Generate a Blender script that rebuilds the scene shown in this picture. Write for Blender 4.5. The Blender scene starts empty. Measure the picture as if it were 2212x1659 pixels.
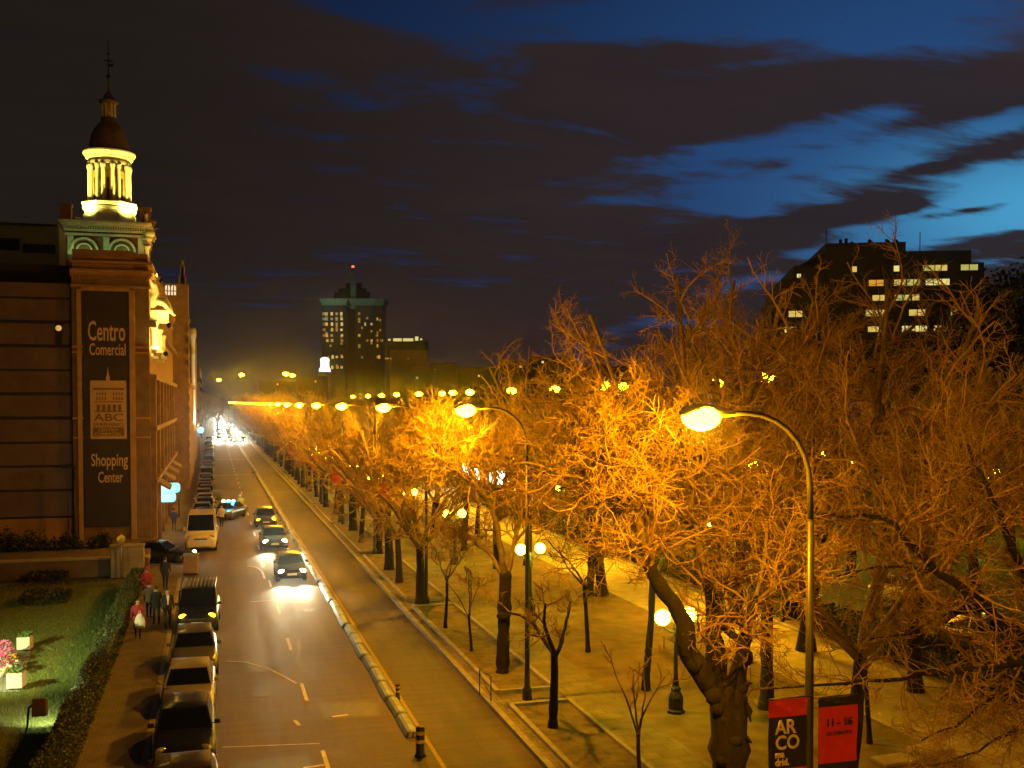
import bpy, math, random
import numpy as np
from mathutils import Vector, Matrix, Euler
R = math.radians
SC = bpy.context.scene
COL = SC.collection
# ------------------------------------------------------------------ camera
F = 1060.0; CAMH = 10.0; YAW = R(15.75); PITCH = R(1.7)
SH = 402 + F * math.tan(PITCH) - 384
cd = bpy.data.cameras.new("camera"); cam = bpy.data.objects.new("camera", cd); COL.objects.link(cam)
cam.location = (0, 0, CAMH)
cam.rotation_euler = Euler((R(90) - PITCH, 0, -YAW), 'XYZ')
cd.sensor_width = 36; cd.lens = 36 * F / 1024; cd.shift_y = SH / 1024
cd.clip_start = 0.1; cd.clip_end = 6000
SC.camera = cam
CM = cam.rotation_euler.to_matrix()
K = 2.16                                   # the photograph was measured at 2212 px wide
def ray(ud, vd):
    return CM @ Vector(((ud / K - 512) / F, -(vd / K - 384 - SH) / F, -1))
def G(ud, vd, z=0.0):                      # point of the plane z seen at (ud, vd)
    r = ray(ud, vd); t = (z - CAMH) / r.z
    return Vector((r.x * t, r.y * t, z))
FW = Vector((math.sin(YAW), math.cos(YAW), 0))
def at(ud, vd, d):                         # point at horizontal depth d
    r = ray(ud, vd); t = d / r.dot(FW)
    return Vector((r.x * t, r.y * t, CAMH + r.z * t))
def yd(d, x):                              # Y of the point at depth d with lateral x
    return (d - x * math.sin(YAW)) / math.cos(YAW)
def dep(x, y): return x * math.sin(YAW) + y * math.cos(YAW)

# ------------------------------------------------------------------ tagging
def tag(o, label=None, cat=None, group=None, kind=None):
    if label: o['label'] = label
    if cat: o['category'] = cat
    if group: o['group'] = group
    if kind: o['kind'] = kind
    return o
def empty(name, loc=(0, 0, 0), rz=0, label=None, cat=None, group=None):
    o = bpy.data.objects.new(name, None); COL.objects.link(o)
    o.location = loc; o.rotation_euler = (0, 0, rz); o.empty_display_size = .3
    return tag(o, label, cat, group)
KIDS = {}
def link(o, parent):
    COL.objects.link(o)
    if parent is not None:
        o.parent = parent; KIDS.setdefault(parent.name, []).append(o)
    return o
def copy_tree(o, parent=None):
    c = o.copy(); link(c, parent)
    for ch in KIDS.get(o.name, []): copy_tree(ch, c)
    return c
def dup(o, loc, rz=None, label=None, group=None, scale=None):
    c = copy_tree(o); c.location = loc
    if rz is not None: c.rotation_euler = (0, 0, rz)
    if scale: c.scale = (scale, scale, scale)
    if label: c['label'] = label
    if group: c['group'] = group
    return c

# ------------------------------------------------------------------ mesh builder
class MB:
    def __init__(s): s.v = []; s.f = []; s.m = []; s.sm = []; s.cur = 0; s.smooth = False; s.M = None
    def mi(s, i): s.cur = i; return s
    def add(s, vs, fs, smooth=None):
        b = len(s.v)
        if s.M is not None: vs = [s.M @ Vector(p) for p in vs]
        s.v += [tuple(p) for p in vs]
        sm = s.smooth if smooth is None else smooth
        for f in fs: s.f.append(tuple(b + i for i in f)); s.m.append(s.cur); s.sm.append(sm)
    def box(s, x0, x1, y0, y1, z0, z1):
        s.add([(x0,y0,z0),(x1,y0,z0),(x1,y1,z0),(x0,y1,z0),(x0,y0,z1),(x1,y0,z1),(x1,y1,z1),(x0,y1,z1)],
              [(0,3,2,1),(4,5,6,7),(0,1,5,4),(1,2,6,5),(2,3,7,6),(3,0,4,7)], False)
    def bbox(s, x0, x1, y0, y1, z0, z1, b=.02):     # box with chamfered edges
        xs = (x0, x0 + b, x1 - b, x1); ys = (y0, y0 + b, y1 - b, y1)
        rings = [(z0, 1), (z0 + b, 0), (z1 - b, 0), (z1, 1)]
        vs = []
        for z, i in rings:
            if i: 
                vs += [(xs[1], ys[1], z), (xs[2], ys[1], z), (xs[2], ys[1], z), (xs[2], ys[2], z), (xs[2], ys[2], z), (xs[1], ys[2], z), (xs[1], ys[2], z), (xs[1], ys[1], z)]
            else:
                vs += [(xs[1], ys[0], z), (xs[2], ys[0], z), (xs[3], ys[1], z), (xs[3], ys[2], z), (xs[2], ys[3], z), (xs[1], ys[3], z), (xs[0], ys[2], z), (xs[0], ys[1], z)]
        fs = [tuple(range(7, -1, -1)), tuple(range(24, 32))]
        for k in range(3):
            for i in range(8):
                j = (i + 1) % 8; fs.append((k*8+i, k*8+j, k*8+8+j, k*8+8+i))
        s.add(vs, fs, False)
    def lathe(s, prof, n=16, c=(0, 0, 0), smooth=True, a0=0, cap=True):
        vs = []; fs = []
        for r, z in prof:
            for i in range(n):
                a = a0 + 2 * math.pi * i / n
                vs.append((c[0] + r * math.cos(a), c[1] + r * math.sin(a), c[2] + z))
        for k in range(len(prof) - 1):
            for i in range(n):
                j = (i + 1) % n; fs.append((k*n+i, k*n+j, k*n+n+j, k*n+n+i))
        if cap:
            fs.append(tuple(range(n - 1, -1, -1))); b = (len(prof) - 1) * n; fs.append(tuple(range(b, b + n)))
        s.add(vs, fs, smooth)
    def tube(s, pts, rad, n=8, smooth=True, cap=True):
        pts = [Vector(p) for p in pts]
        if not hasattr(rad, '__len__'): rad = [rad] * len(pts)
        vs = []; fs = []; u = None
        for i, p in enumerate(pts):
            t = (pts[min(i + 1, len(pts) - 1)] - pts[max(i - 1, 0)]).normalized()
            if u is None: u = t.orthogonal().normalized()
            u = (u - t * u.dot(t)).normalized(); w = t.cross(u)
            for k in range(n):
                a = 2 * math.pi * k / n
                vs.append(p + (u * math.cos(a) + w * math.sin(a)) * rad[i])
        for k in range(len(pts) - 1):
            for i in range(n):
                j = (i + 1) % n; fs.append((k*n+i, k*n+j, k*n+n+j, k*n+n+i))
        if cap:
            fs.append(tuple(range(n - 1, -1, -1))); b = (len(pts) - 1) * n; fs.append(tuple(range(b, b + n)))
        s.add(vs, fs, smooth)
    def loft(s, rings, cap=True, smooth=True):      # rings: lists of equal length, closed
        n = len(rings[0]); vs = [p for r in rings for p in r]; fs = []
        for k in range(len(rings) - 1):
            for i in range(n):
                j = (i + 1) % n; fs.append((k*n+i, k*n+j, k*n+n+j, k*n+n+i))
        s.add(vs, fs, smooth)
        if cap:
            s.add(rings[0], [tuple(range(n - 1, -1, -1))], False); s.add(rings[-1], [tuple(range(n))], False)
    def prism(s, poly, z0, z1):                     # poly in xy, extruded in z
        n = len(poly); vs = [(x, y, z0) for x, y in poly] + [(x, y, z1) for x, y in poly]
        fs = [tuple(range(n - 1, -1, -1)), tuple(range(n, 2 * n))] + [(i, (i+1) % n, n + (i+1) % n, n + i) for i in range(n)]
        s.add(vs, fs, False)
    def prismy(s, poly, y0, y1):                    # poly in xz, extruded in y
        n = len(poly); vs = [(x, y0, z) for x, z in poly] + [(x, y1, z) for x, z in poly]
        fs = [tuple(range(n)), tuple(range(2 * n - 1, n - 1, -1))] + [((i+1) % n, i, n + i, n + (i+1) % n) for i in range(n)]
        s.add(vs, fs, False)
    def ball(s, c, r, n=12, m=8, sc=(1, 1, 1)):
        vs = []; fs = []
        for k in range(m + 1):
            t = math.pi * k / m
            for i in range(n):
                a = 2 * math.pi * i / n
                vs.append((c[0] + r*sc[0]*math.sin(t)*math.cos(a), c[1] + r*sc[1]*math.sin(t)*math.sin(a), c[2] - r*sc[2]*math.cos(t)))
        for k in range(m):
            for i in range(n):
                j = (i + 1) % n; fs.append((k*n+i, k*n+j, k*n+n+j, k*n+n+i))
        s.add(vs, fs, True)
    def quad(s, a, b, c, d): s.add([a, b, c, d], [(0, 1, 2, 3)], False)
    def mesh(s, name, mats):
        me = bpy.data.meshes.new(name)
        me.from_pydata(s.v, [], s.f)
        for m in (mats if isinstance(mats, (list, tuple)) else [mats]): me.materials.append(m)
        me.polygons.foreach_set('material_index', s.m); me.polygons.foreach_set('use_smooth', s.sm)
        me.update(); return me
    def build(s, name, mats, parent=None, loc=None, rz=None):
        o = bpy.data.objects.new(name, s.mesh(name, mats)); link(o, parent)
        if loc is not None: o.location = loc
        if rz is not None: o.rotation_euler = (0, 0, rz)
        return o
def structure(name, mb, mats, kind='structure'):
    return tag(mb.build(name, mats), kind=kind)

# ------------------------------------------------------------------ materials
def mat(name, col, rough=.8, metal=0, var=.25, scale=6., bump=0., bscale=40., spec=.5, col2=None, stretch=None, coat=0, trans=0):
    m = bpy.data.materials.new(name); m.use_nodes = True; nt = m.node_tree; N = nt.nodes; L = nt.links
    b = N['Principled BSDF']
    b.inputs['Roughness'].default_value = rough; b.inputs['Metallic'].default_value = metal
    b.inputs['Specular IOR Level'].default_value = spec
    if coat: b.inputs['Coat Weight'].default_value = coat; b.inputs['Coat Roughness'].default_value = .06
    b.inputs['Base Color'].default_value = (*col, 1)
    if trans: b.inputs['Transmission Weight'].default_value = trans
    if var > 0:
        tc = N.new('ShaderNodeTexCoord'); mp = N.new('ShaderNodeMapping'); L.new(tc.outputs['Object'], mp.inputs[0])
        if stretch: mp.inputs['Scale'].default_value = stretch
        n = N.new('ShaderNodeTexNoise'); n.inputs['Scale'].default_value = scale; n.inputs['Detail'].default_value = 6; n.inputs['Roughness'].default_value = .65
        L.new(mp.outputs[0], n.inputs['Vector'])
        rp = N.new('ShaderNodeValToRGB'); L.new(n.outputs['Fac'], rp.inputs[0])
        c2 = col2 or tuple(min(1, c * (1 + var)) for c in col); c1 = tuple(c * (1 - var) for c in col) if not col2 else col
        rp.color_ramp.elements[0].position = .33; rp.color_ramp.elements[1].position = .67
        rp.color_ramp.elements[0].color = (*c1, 1); rp.color_ramp.elements[1].color = (*c2, 1)
        L.new(rp.outputs[0], b.inputs['Base Color'])
        if bump:
            n2 = N.new('ShaderNodeTexNoise'); n2.inputs['Scale'].default_value = bscale; n2.inputs['Detail'].default_value = 5
            L.new(mp.outputs[0], n2.inputs['Vector'])
            bp = N.new('ShaderNodeBump'); bp.inputs['Strength'].default_value = bump; bp.inputs['Distance'].default_value = .02
            L.new(n2.outputs['Fac'], bp.inputs['Height']); L.new(bp.outputs[0], b.inputs['Normal'])
    return m
def emis(name, col, strength, base=(.6, .6, .6)):
    m = bpy.data.materials.new(name); m.use_nodes = True; b = m.node_tree.nodes['Principled BSDF']
    b.inputs['Base Color'].default_value = (*base, 1); b.inputs['Emission Color'].default_value = (*col, 1)
    b.inputs['Emission Strength'].default_value = strength; b.inputs['Roughness'].default_value = .4
    m.cycles.emission_sampling = 'NONE'        # the lamp itself carries a light
    return m
SOD = (1.0, .375, .005)          # sodium light
MER = (.95, .95, .06)           # greenish globe light
def light(name, typ, loc, power, col, parent=None, size=.15, spot=None, blend=.5, target=None):
    d = bpy.data.lights.new(name, typ); d.energy = power; d.color = col
    if typ == 'SPOT': d.spot_size = spot; d.spot_blend = blend
    d.shadow_soft_size = size
    o = bpy.data.objects.new(name, d); link(o, parent); o.location = loc
    if target is not None:
        v = Vector(target) - Vector(loc); o.rotation_euler = v.to_track_quat('-Z', 'Y').to_euler()
    return o

# ------------------------------------------------------------------ world: dusk sky with cloud
w = bpy.data.worlds.new("World"); SC.world = w; w.use_nodes = True
nt = w.node_tree; N = nt.nodes; L = nt.links
bg = N['Background']
def mth(op, a, b=None, c=None):
    n = N.new('ShaderNodeMath'); n.operation = op
    for i, v in enumerate((a, b, c)):
        if v is None: continue
        if isinstance(v, (int, float)): n.inputs[i].default_value = v
        else: L.new(v, n.inputs[i])
    return n.outputs[0]
def sstep(x, a, b):
    n = N.new('ShaderNodeMapRange'); n.interpolation_type = 'SMOOTHSTEP'; L.new(x, n.inputs[0])
    n.inputs[1].default_value = a; n.inputs[2].default_value = b; n.inputs[3].default_value = 0; n.inputs[4].default_value = 1
    return n.outputs[0]
tc = N.new('ShaderNodeTexCoord'); sx = N.new('ShaderNodeSeparateXYZ'); L.new(tc.outputs['Generated'], sx.inputs[0])
X, Y, Z = sx.outputs
az = mth('MULTIPLY', mth('ARCTAN2', X, Y), 180 / math.pi)
el = mth('MULTIPLY', mth('ARCSINE', Z), 180 / math.pi)
def gauss(a0, e0, sa, se, rot=0.0):
    da = mth('SUBTRACT', az, a0); de = mth('SUBTRACT', mth('SUBTRACT', el, e0), mth('MULTIPLY', da, rot))
    q = mth('ADD', mth('POWER', mth('ABSOLUTE', mth('DIVIDE', da, sa)), 2.0), mth('POWER', mth('ABSOLUTE', mth('DIVIDE', de, se)), 2.0))
    return mth('EXPONENT', mth('MULTIPLY', q, -1.0))
# cloud noise lives on a sheet of cloud overhead, so it flattens towards the horizon
zz = mth('ADD', mth('MAXIMUM', Z, 0.0), .10)
cp = N.new('ShaderNodeCombineXYZ'); L.new(mth('DIVIDE', X, zz), cp.inputs[0]); L.new(mth('DIVIDE', Y, zz), cp.inputs[1])
def cn(scale, sxy, off, detail=7, dist=.0, rough=.55, rot=0):
    mp = N.new('ShaderNodeMapping'); L.new(cp.outputs[0], mp.inputs[0]); mp.inputs['Scale'].default_value = (*sxy, 1); mp.inputs['Location'].default_value = off
    mp.inputs['Rotation'].default_value = (0, 0, rot)
    n = N.new('ShaderNodeTexNoise'); n.inputs['Scale'].default_value = scale; n.inputs['Detail'].default_value = detail
    n.inputs['Roughness'].default_value = rough; n.inputs['Distortion'].default_value = dist
    L.new(mp.outputs[0], n.inputs['Vector']); return n.outputs['Fac']
n1 = cn(1.0, (.75, .75), (3.1, 1.7, 0), 7, .3, .56, R(-20))
n2 = cn(3.2, (.55, 1.1), (7.7, 2.4, 0), 8, .6, .6, R(-25))
# how open the cloud is, by direction (towards the afterglow on the right, and a few gaps)
opn = mth('MULTIPLY', gauss(42.5, 10.2, 5.2, 1.7, .10), 1.25)
for a0, e0, sa, se, rot, k in [(29.0, 10.8, 6.5, 1.05, .13, 1.0), (24.5, 12.4, 5.5, 1.0, .12, .72), (33, 14.0, 6, .8, .16, .62), (35.6, 8.5, 2.6, .75, .0, 1.15), (40.5, 8.6, 2.0, .35, .1, .8), (35.5, 18.4, 8.5, 2.6, -.10, .98), (27.0, 19.4, 6, 1.5, -.1, .80), (28.5, 16.9, 4.5, .8, .1, .45), (38.5, 13.3, 5, .8, .12, .55), (9, 20.0, 6.5, 1.4, -.15, .95),
                          (4, 16.8, 4, .8, -.2, .66), (18.5, 19.0, 5, 1.2, .1, .42), (24.5, 4.2, 4, .35, .05, .60), (28.5, 6.2, 2.5, .4, .2, .62), (20.5, 10.6, 3.0, .6, .1, .55), (42, 13.6, 3.5, .5, .15, .6), (31, 12.0, 3, .35, .2, .5), (31.5, 7.6, 2.5, .3, .1, .45)]:
    opn = mth('ADD', opn, mth('MULTIPLY', gauss(a0, e0, sa, se, rot), k))
dark = mth('MULTIPLY', gauss(31, 9.3, 7.0, .55, .13), .85)          # the long dark bank under the bright gap
for a0, e0, sa, se, rot, k in [(40.5, 14.9, 3.6, .95, .2, .9), (32.0, 15.9, 4.5, 1.0, -.06, .8), (39.5, 9.45, 3.0, .22, .12, .9), (37.5, 11.6, 2.6, .35, .15, .6), (36.0, 9.6, 1.6, .2, .1, .5), (23.5, 15.5, 5, 1.3, 0, .4)]:
    dark = mth('ADD', dark, mth('MULTIPLY', gauss(a0, e0, sa, se, rot), k))
n3 = cn(7.5, (.5, 1.15), (1.7, 5.4, 0), 6, .5, .6, R(-25))
nz = mth('ADD', mth('ADD', mth('MULTIPLY', mth('SUBTRACT', n1, .5), 2.0), mth('MULTIPLY', mth('SUBTRACT', n2, .5), 2.4)), mth('MULTIPLY', mth('SUBTRACT', n3, .5), 1.05))
dens = mth('SUBTRACT', mth('ADD', mth('ADD', nz, .50), dark), opn)
cl = sstep(dens, -.36, .36)
# clear sky colour by the angle from the afterglow
glow = gauss(42, 9.3, 7.5, 3.4); glow2 = gauss(38, 12, 22, 13)
def rgbmix(f, a, b):
    n = N.new('ShaderNodeMix'); n.data_type = 'RGBA'
    if isinstance(f, (int, float)): n.inputs[0].default_value = f
    else: L.new(f, n.inputs[0])
    for i, v in ((6, a), (7, b)):
        if isinstance(v, tuple): n.inputs[i].default_value = (*v, 1)
        else: L.new(v, n.inputs[i])
    return n.outputs[2]
blue = rgbmix(glow2, (.0030, .0080, .034), (.016, .066, .20)); blue = rgbmix(glow, blue, (.060, .32, .58))
sk = N.new('ShaderNodeTexSky'); sk.sky_type = 'NISHITA'; sk.sun_disc = False; sk.sun_elevation = R(-4.0); sk.sun_rotation = R(48); sk.altitude = 600
ad = N.new('ShaderNodeMix'); ad.data_type = 'RGBA'; ad.blend_type = 'ADD'; ad.inputs[0].default_value = .05
L.new(blue, ad.inputs[6]); L.new(sk.outputs[0], ad.inputs[7])
ccol = rgbmix(sstep(az, -6, 20), (.0140, .0102, .0082), (.0235, .0157, .0155)); ccol = rgbmix(mth('MULTIPLY', glow2, .8), ccol, (.025, .0185, .022))
ccol = rgbmix(mth('MULTIPLY', gauss(44, 20, 4, 3), .8), ccol, (.085, .05, .05))
ccol = rgbmix(mth('MULTIPLY', sstep(el, 7, 1), .5), ccol, (.010, .0085, .012))
cvar = N.new('ShaderNodeMix'); cvar.data_type = 'RGBA'; cvar.blend_type = 'MULTIPLY'; cvar.inputs[0].default_value = 1
L.new(ccol, cvar.inputs[6])
vv = N.new('ShaderNodeCombineColor'); f_ = mth('ADD', .45, mth('ADD', mth('MULTIPLY', n1, .6), mth('MULTIPLY', n2, .5)))
for i in range(3): L.new(f_, vv.inputs[i])
L.new(vv.outputs[0], cvar.inputs[7])
fin = rgbmix(cl, ad.outputs[2], cvar.outputs[2])
below = rgbmix(sstep(el, -1.0, .2), (.006, .004, .002), fin)
L.new(below, bg.inputs[0]); bg.inputs[1].default_value = 1.0
SC.view_settings.view_transform = 'Standard'; SC.view_settings.look = 'None'; SC.view_settings.exposure = 0; SC.view_settings.gamma = 1
cy = SC.cycles
cy.max_bounces = 4; cy.diffuse_bounces = 2; cy.glossy_bounces = 2; cy.transmission_bounces = 3; cy.volume_bounces = 0; cy.transparent_max_bounces = 6
cy.caustics_reflective = False; cy.caustics_refractive = False; cy.sample_clamp_indirect = 4; cy.sample_clamp_direct = 0
cy.use_denoising = True; cy.use_light_tree = True; cy.light_sampling_threshold = .005
SC.render.use_persistent_data = False
HAZE=.00015; ANI=.97
# ------------------------------------------------------------------ materials of the place
def asphalt_mat():
    m = bpy.data.materials.new('asphalt'); m.use_nodes = True; nt = m.node_tree; N = nt.nodes; L = nt.links; b = N['Principled BSDF']
    tc = N.new('ShaderNodeTexCoord')
    def noise(scale, st, det=6):
        mp = N.new('ShaderNodeMapping'); L.new(tc.outputs['Object'], mp.inputs[0]); mp.inputs['Scale'].default_value = st
        n = N.new('ShaderNodeTexNoise'); n.inputs['Scale'].default_value = scale; n.inputs['Detail'].default_value = det; n.inputs['Roughness'].default_value = .6
        L.new(mp.outputs[0], n.inputs['Vector']); return n.outputs['Fac']
    big = noise(.35, (1, .25, 1)); streak = noise(1.6, (1, .06, 1)); fine = noise(28, (1, 1, 1), 4); grain = noise(130, (1, 1, 1), 2)
    cross = noise(3.0, (.06, 1, 1), 4)  # crosswise bands, wet-looking reflections put into the asphalt colour
    def mix(a, bb, f):
        n = N.new('ShaderNodeMath'); n.operation = 'MULTIPLY_ADD'; L.new(a, n.inputs[0]); n.inputs[1].default_value = f
        if isinstance(bb, float): n.inputs[2].default_value = bb
        else: L.new(bb, n.inputs[2])
        return n.outputs[0]
    h = mix(grain, mix(fine, mix(cross, mix(streak, mix(big, 0.0, .36), .42), .30), .20), .08)
    rp = N.new('ShaderNodeValToRGB'); L.new(h, rp.inputs[0])
    e = rp.color_ramp.elements; e[0].position = .56; e[1].position = .80; e[0].color = (.026, .023, .018, 1); e[1].color = (.150, .122, .080, 1)
    L.new(rp.outputs[0], b.inputs['Base Color'])
    rr = N.new('ShaderNodeMapRange'); L.new(h, rr.inputs[0]); rr.inputs[1].default_value = .42; rr.inputs[2].default_value = .78; rr.inputs[3].default_value = .44; rr.inputs[4].default_value = .72
    L.new(rr.outputs[0], b.inputs['Roughness'])
    b.inputs['Specular IOR Level'].default_value = .28
    bp = N.new('ShaderNodeBump'); bp.inputs['Strength'].default_value = .45; bp.inputs['Distance'].default_value = .01; L.new(mix(fine, grain, .8), bp.inputs['Height']); L.new(bp.outputs[0], b.inputs['Normal'])
    return m
def brick_mat(name, c1, c2, mortar, scale, bw=.5, rh=.25, ms=.02, rough=.8, off=.5):
    m = bpy.data.materials.new(name); m.use_nodes = True; nt = m.node_tree; N = nt.nodes; L = nt.links; b = N['Principled BSDF']
    tc = N.new('ShaderNodeTexCoord'); t = N.new('ShaderNodeTexBrick'); L.new(tc.outputs['Object'], t.inputs['Vector'])
    t.inputs['Color1'].default_value = (*c1, 1); t.inputs['Color2'].default_value = (*c2, 1); t.inputs['Mortar'].default_value = (*mortar, 1)
    t.inputs['Scale'].default_value = scale; t.inputs['Brick Width'].default_value = bw; t.inputs['Row Height'].default_value = rh; t.inputs['Mortar Size'].default_value = ms; t.offset = off
    n = N.new('ShaderNodeTexNoise'); n.inputs['Scale'].default_value = 1.3; n.inputs['Detail'].default_value = 6; L.new(tc.outputs['Object'], n.inputs['Vector'])
    mx = N.new('ShaderNodeMix'); mx.data_type = 'RGBA'; mx.blend_type = 'MULTIPLY'; mx.inputs[0].default_value = .7
    cr = N.new('ShaderNodeValToRGB'); cr.color_ramp.elements[0].color = (.45, .43, .4, 1); cr.color_ramp.elements[0].position = .3; cr.color_ramp.elements[1].position = .65
    L.new(n.outputs['Fac'], cr.inputs[0]); L.new(t.outputs[0], mx.inputs[6]); L.new(cr.outputs[0], mx.inputs[7])
    L.new(mx.outputs[2], b.inputs['Base Color']); b.inputs['Roughness'].default_value = rough
    return m
M = {}
M['asphalt'] = asphalt_mat()
M['paint'] = mat('road_paint', (.55, .53, .48), .6, var=.35, scale=5, bump=.2)
M['ypaint'] = mat('yellow_road_paint', (.26, .17, .03), .6, var=.3, scale=6)
M['pave'] = brick_mat('pavement_slabs', (.17, .15, .15), (.22, .19, .18), (.07, .06, .06), 2.2)
M['kerb'] = mat('granite_kerb', (.28, .26, .24), .75, var=.3, scale=3, bump=.2)
M['strip'] = brick_mat('stone_strip', (.20, .18, .16), (.25, .22, .19), (.10, .09, .08), 1.2, .6, .4)
M['flag'] = brick_mat('flagstone', (.24, .195, .10), (.185, .15, .08), (.12, .10, .055), 1.0, .8, .55, .018)
M['flag2'] = brick_mat('plaza_paving', (.50, .42, .20), (.45, .375, .18), (.36, .30, .14), 2.4, .5, .25, .014)
M['soil'] = mat('bed_soil', (.15, .115, .075), .95, var=.45, scale=2.2, bump=.6, bscale=25)
M['sand'] = mat('park_sand', (.175, .122, .040), .95, var=.35, scale=.9, bump=.4, bscale=30)
M['earth'] = mat('earth', (.085, .07, .045), 1, var=.5, scale=.5)
M['lawn'] = mat('lawn_turf', (.080, .105, .018), .95, var=.5, scale=4, bump=.8, bscale=60, col2=(.15, .17, .03))
M['grass'] = mat('grass_blades', (.13, .17, .02), .8, var=.4, scale=3)
M['stone'] = mat('stone', (.34, .28, .21), .8, var=.25, scale=2.0, bump=.25)
M['darkmetal'] = mat('dark_metal', (.03, .03, .03), .45, .6, var=.2)
M['twigp'] = mat('lamplit_twig_bark', (.36, .235, .085), .85, var=.3, scale=2)  # twigs of the tall trees lightened, extra lamplight put into the colour
M['limb'] = mat('lamplit_limb_bark', (.17, .125, .05), .8, var=.3, scale=4, bump=.5, bscale=30)  # higher limbs paler than the trunk, lamplight put into the colour
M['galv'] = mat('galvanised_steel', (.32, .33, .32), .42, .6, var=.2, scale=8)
M['bark'] = mat('bark', (.014, .011, .008), .95, var=.55, scale=5, bump=1.0, bscale=22, stretch=(1, 1, .35))  # near-black, shade on the lower trunks put into the colour
M['twig'] = mat('twig_bark', (.25, .165, .060), .85, var=.3, scale=2)
M['leaf'] = mat('hedge_leaf', (.055, .075, .028), .55, var=.5, scale=8)
M['leafd'] = mat('shrub_leaf', (.018, .026, .009), .6, var=.5, scale=8)
M['rubber'] = mat('rubber', (.018, .018, .018), .8, var=.2)
M['glass'] = mat('car_glass', (.004, .004, .005), .06, 0, var=0, spec=.7)
M['chrome'] = mat('chrome', (.6, .6, .6), .18, 1, var=0)
M['rim'] = mat('alloy_rim', (.35, .35, .35), .35, .9, var=0)
M['plate'] = mat('plate_yellowed', (.6, .55, .42), .5, var=.1)
M['white'] = mat('white_paint', (.72, .70, .64), .5, var=.08, scale=3)

# ------------------------------------------------------------------ the ground
Y0, Y1 = -40.0, 900.0
XK_L, XK_R = -1.80, 8.62                      # kerb lines of the street
g = MB(); g.quad((-900, -200, -.03), (1500, -200, -.03), (1500, 2600, -.03), (-900, 2600, -.03)); structure('ground', g, M['earth'])
g = MB(); g.quad((XK_L, Y0, .0), (XK_R, Y0, .0), (XK_R, Y1, .0), (XK_L, Y1, .0)); structure('road', g, M['asphalt'])
g = MB(); g.quad((26.8, Y0, .0), (50, Y0, .0), (50, Y1, .0), (26.8, Y1, .0)); structure('avenue_road', g, M['asphalt'])
g = MB(); g.box(-3.95, XK_L - .16, Y0, 62.0, -.02, .13); g.box(-4.05, XK_L - .16, 67.6, Y1, -.02, .13); structure('pavement', g, M['pave'])
g = MB()
for a, b in ((Y0, 62.0), (67.6, Y1)): g.box(XK_L - .16, XK_L, a, b, -.02, .14)
g.box(XK_R, XK_R + .20, Y0, Y1, -.02, .15); g.box(24.1, 24.35, Y0, Y1, -.02, .20); g.box(26.5, 26.8, Y0, Y1, -.02, .14); g.box(50, 50.2, Y0, Y1, -.02, .14)
structure('kerb', g, M['kerb'])
g = MB(); g.box(-4.05, XK_L, 62.0, 67.6, -.02, .05); structure('driveway', g, M['pave'])
g = MB(); g.box(XK_R + .20, 9.12, Y0, Y1, -.02, .13); structure('stone_path', g, M['strip'])
# planting beds with their edging, a gap at each lamp
LY = [16.35 + 17.35 * k for k in range(-1, 40)]
bd = MB(); ed = MB()
for k in range(len(LY) - 1):
    a = LY[k] + .75; b = LY[k + 1] - .75
    bd.box(9.28, 11.18, a + .15, b - .15, -.02, .12)
    ed.box(9.12, 9.28, a, b, -.02, .24); ed.box(11.18, 11.32, a, b, -.02, .2)
    ed.box(9.28, 11.18, a, a + .15, -.02, .22); ed.box(9.28, 11.18, b - .15, b, -.02, .22)
    bd.mi(1); bd.box(9.12, 11.32, b, b + 1.5, -.02, .06); bd.mi(0)
structure('planting_soil', bd, [M['soil'], M['strip']]); structure('bed_kerb', ed, M['kerb'])
g = MB(); g.box(11.32, 13.0, Y0, Y1, -.02, .10); structure('flagstone_path', g, M['flag'])
g = MB(); g.box(13.0, 19.8, Y0, Y1, -.02, .085); structure('sand_path', g, M['sand'])
g = MB(); g.box(19.8, 24.1, Y0, Y1, -.02, .10); structure('paved_path', g, M['flag2'])
g = MB(); g.box(24.35, 26.5, Y0, Y1, -.02, .13); structure('hedge_soil', g, M['soil'])
g = MB(); g.box(-60, -4.15, 10, 60.5, -.02, .06); structure('lawn', g, M['lawn'])
g = MB(); g.box(50.2, 130, Y0, Y1, -.02, .09); structure('far_lawn', g, M['lawn'])
# painted lines
mk = MB()
y = yd(31.2, 2.95)
for k in range(-3, 80):
    a = 28.2 + 7.55 * k; mk.quad((2.89, a, .004), (3.01, a, .004), (3.01, a + 2.3, .004), (2.89, a + 2.3, .004))
def strip(pts, w_):
    pts = [Vector((p.x, p.y)) for p in pts]
    for i in range(len(pts) - 1):
        t = (pts[i+1] - pts[i]).normalized(); n_ = Vector((-t.y, t.x)) * w_
        mk.quad(*[(q.x, q.y, .004) for q in (pts[i] - n_, pts[i+1] - n_, pts[i+1] + n_, pts[i] + n_)])
strip([G(*p) for p in ((488, 1428), (530, 1430), (575, 1442), (610, 1459), (640, 1476))], .05)
strip([G(*p) for p in ((535, 1222), (556, 1226), (566, 1234), (572, 1250))], .06)
strip([G(*p) for p in ((541, 1300), (588, 1297))], .06)
strip([G(*p) for p in ((718, 1548), (752, 1544))], .06); strip([G(*p) for p in ((636, 1556), (647, 1567))], .06)
strip([G(*p) for p in ((480, 1614), (690, 1606))], .03); strip([G(*p) for p in ((655, 1659), (700, 1652))], .06)
for yy in (150, 190): strip([Vector((0.1, yy, 0)), Vector((5.4, yy, 0))], .15)
for xx in (30.2, 33.4, 36.6, 41.0, 44.4):
    for k in range(-4, 60):
        a = 8 * k; mk.quad((xx - .06, a, .004), (xx + .06, a, .004), (xx + .06, a + 3.6, .004), (xx - .06, a + 3.6, .004))
structure('road_marking', mk, M['paint'])
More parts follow.
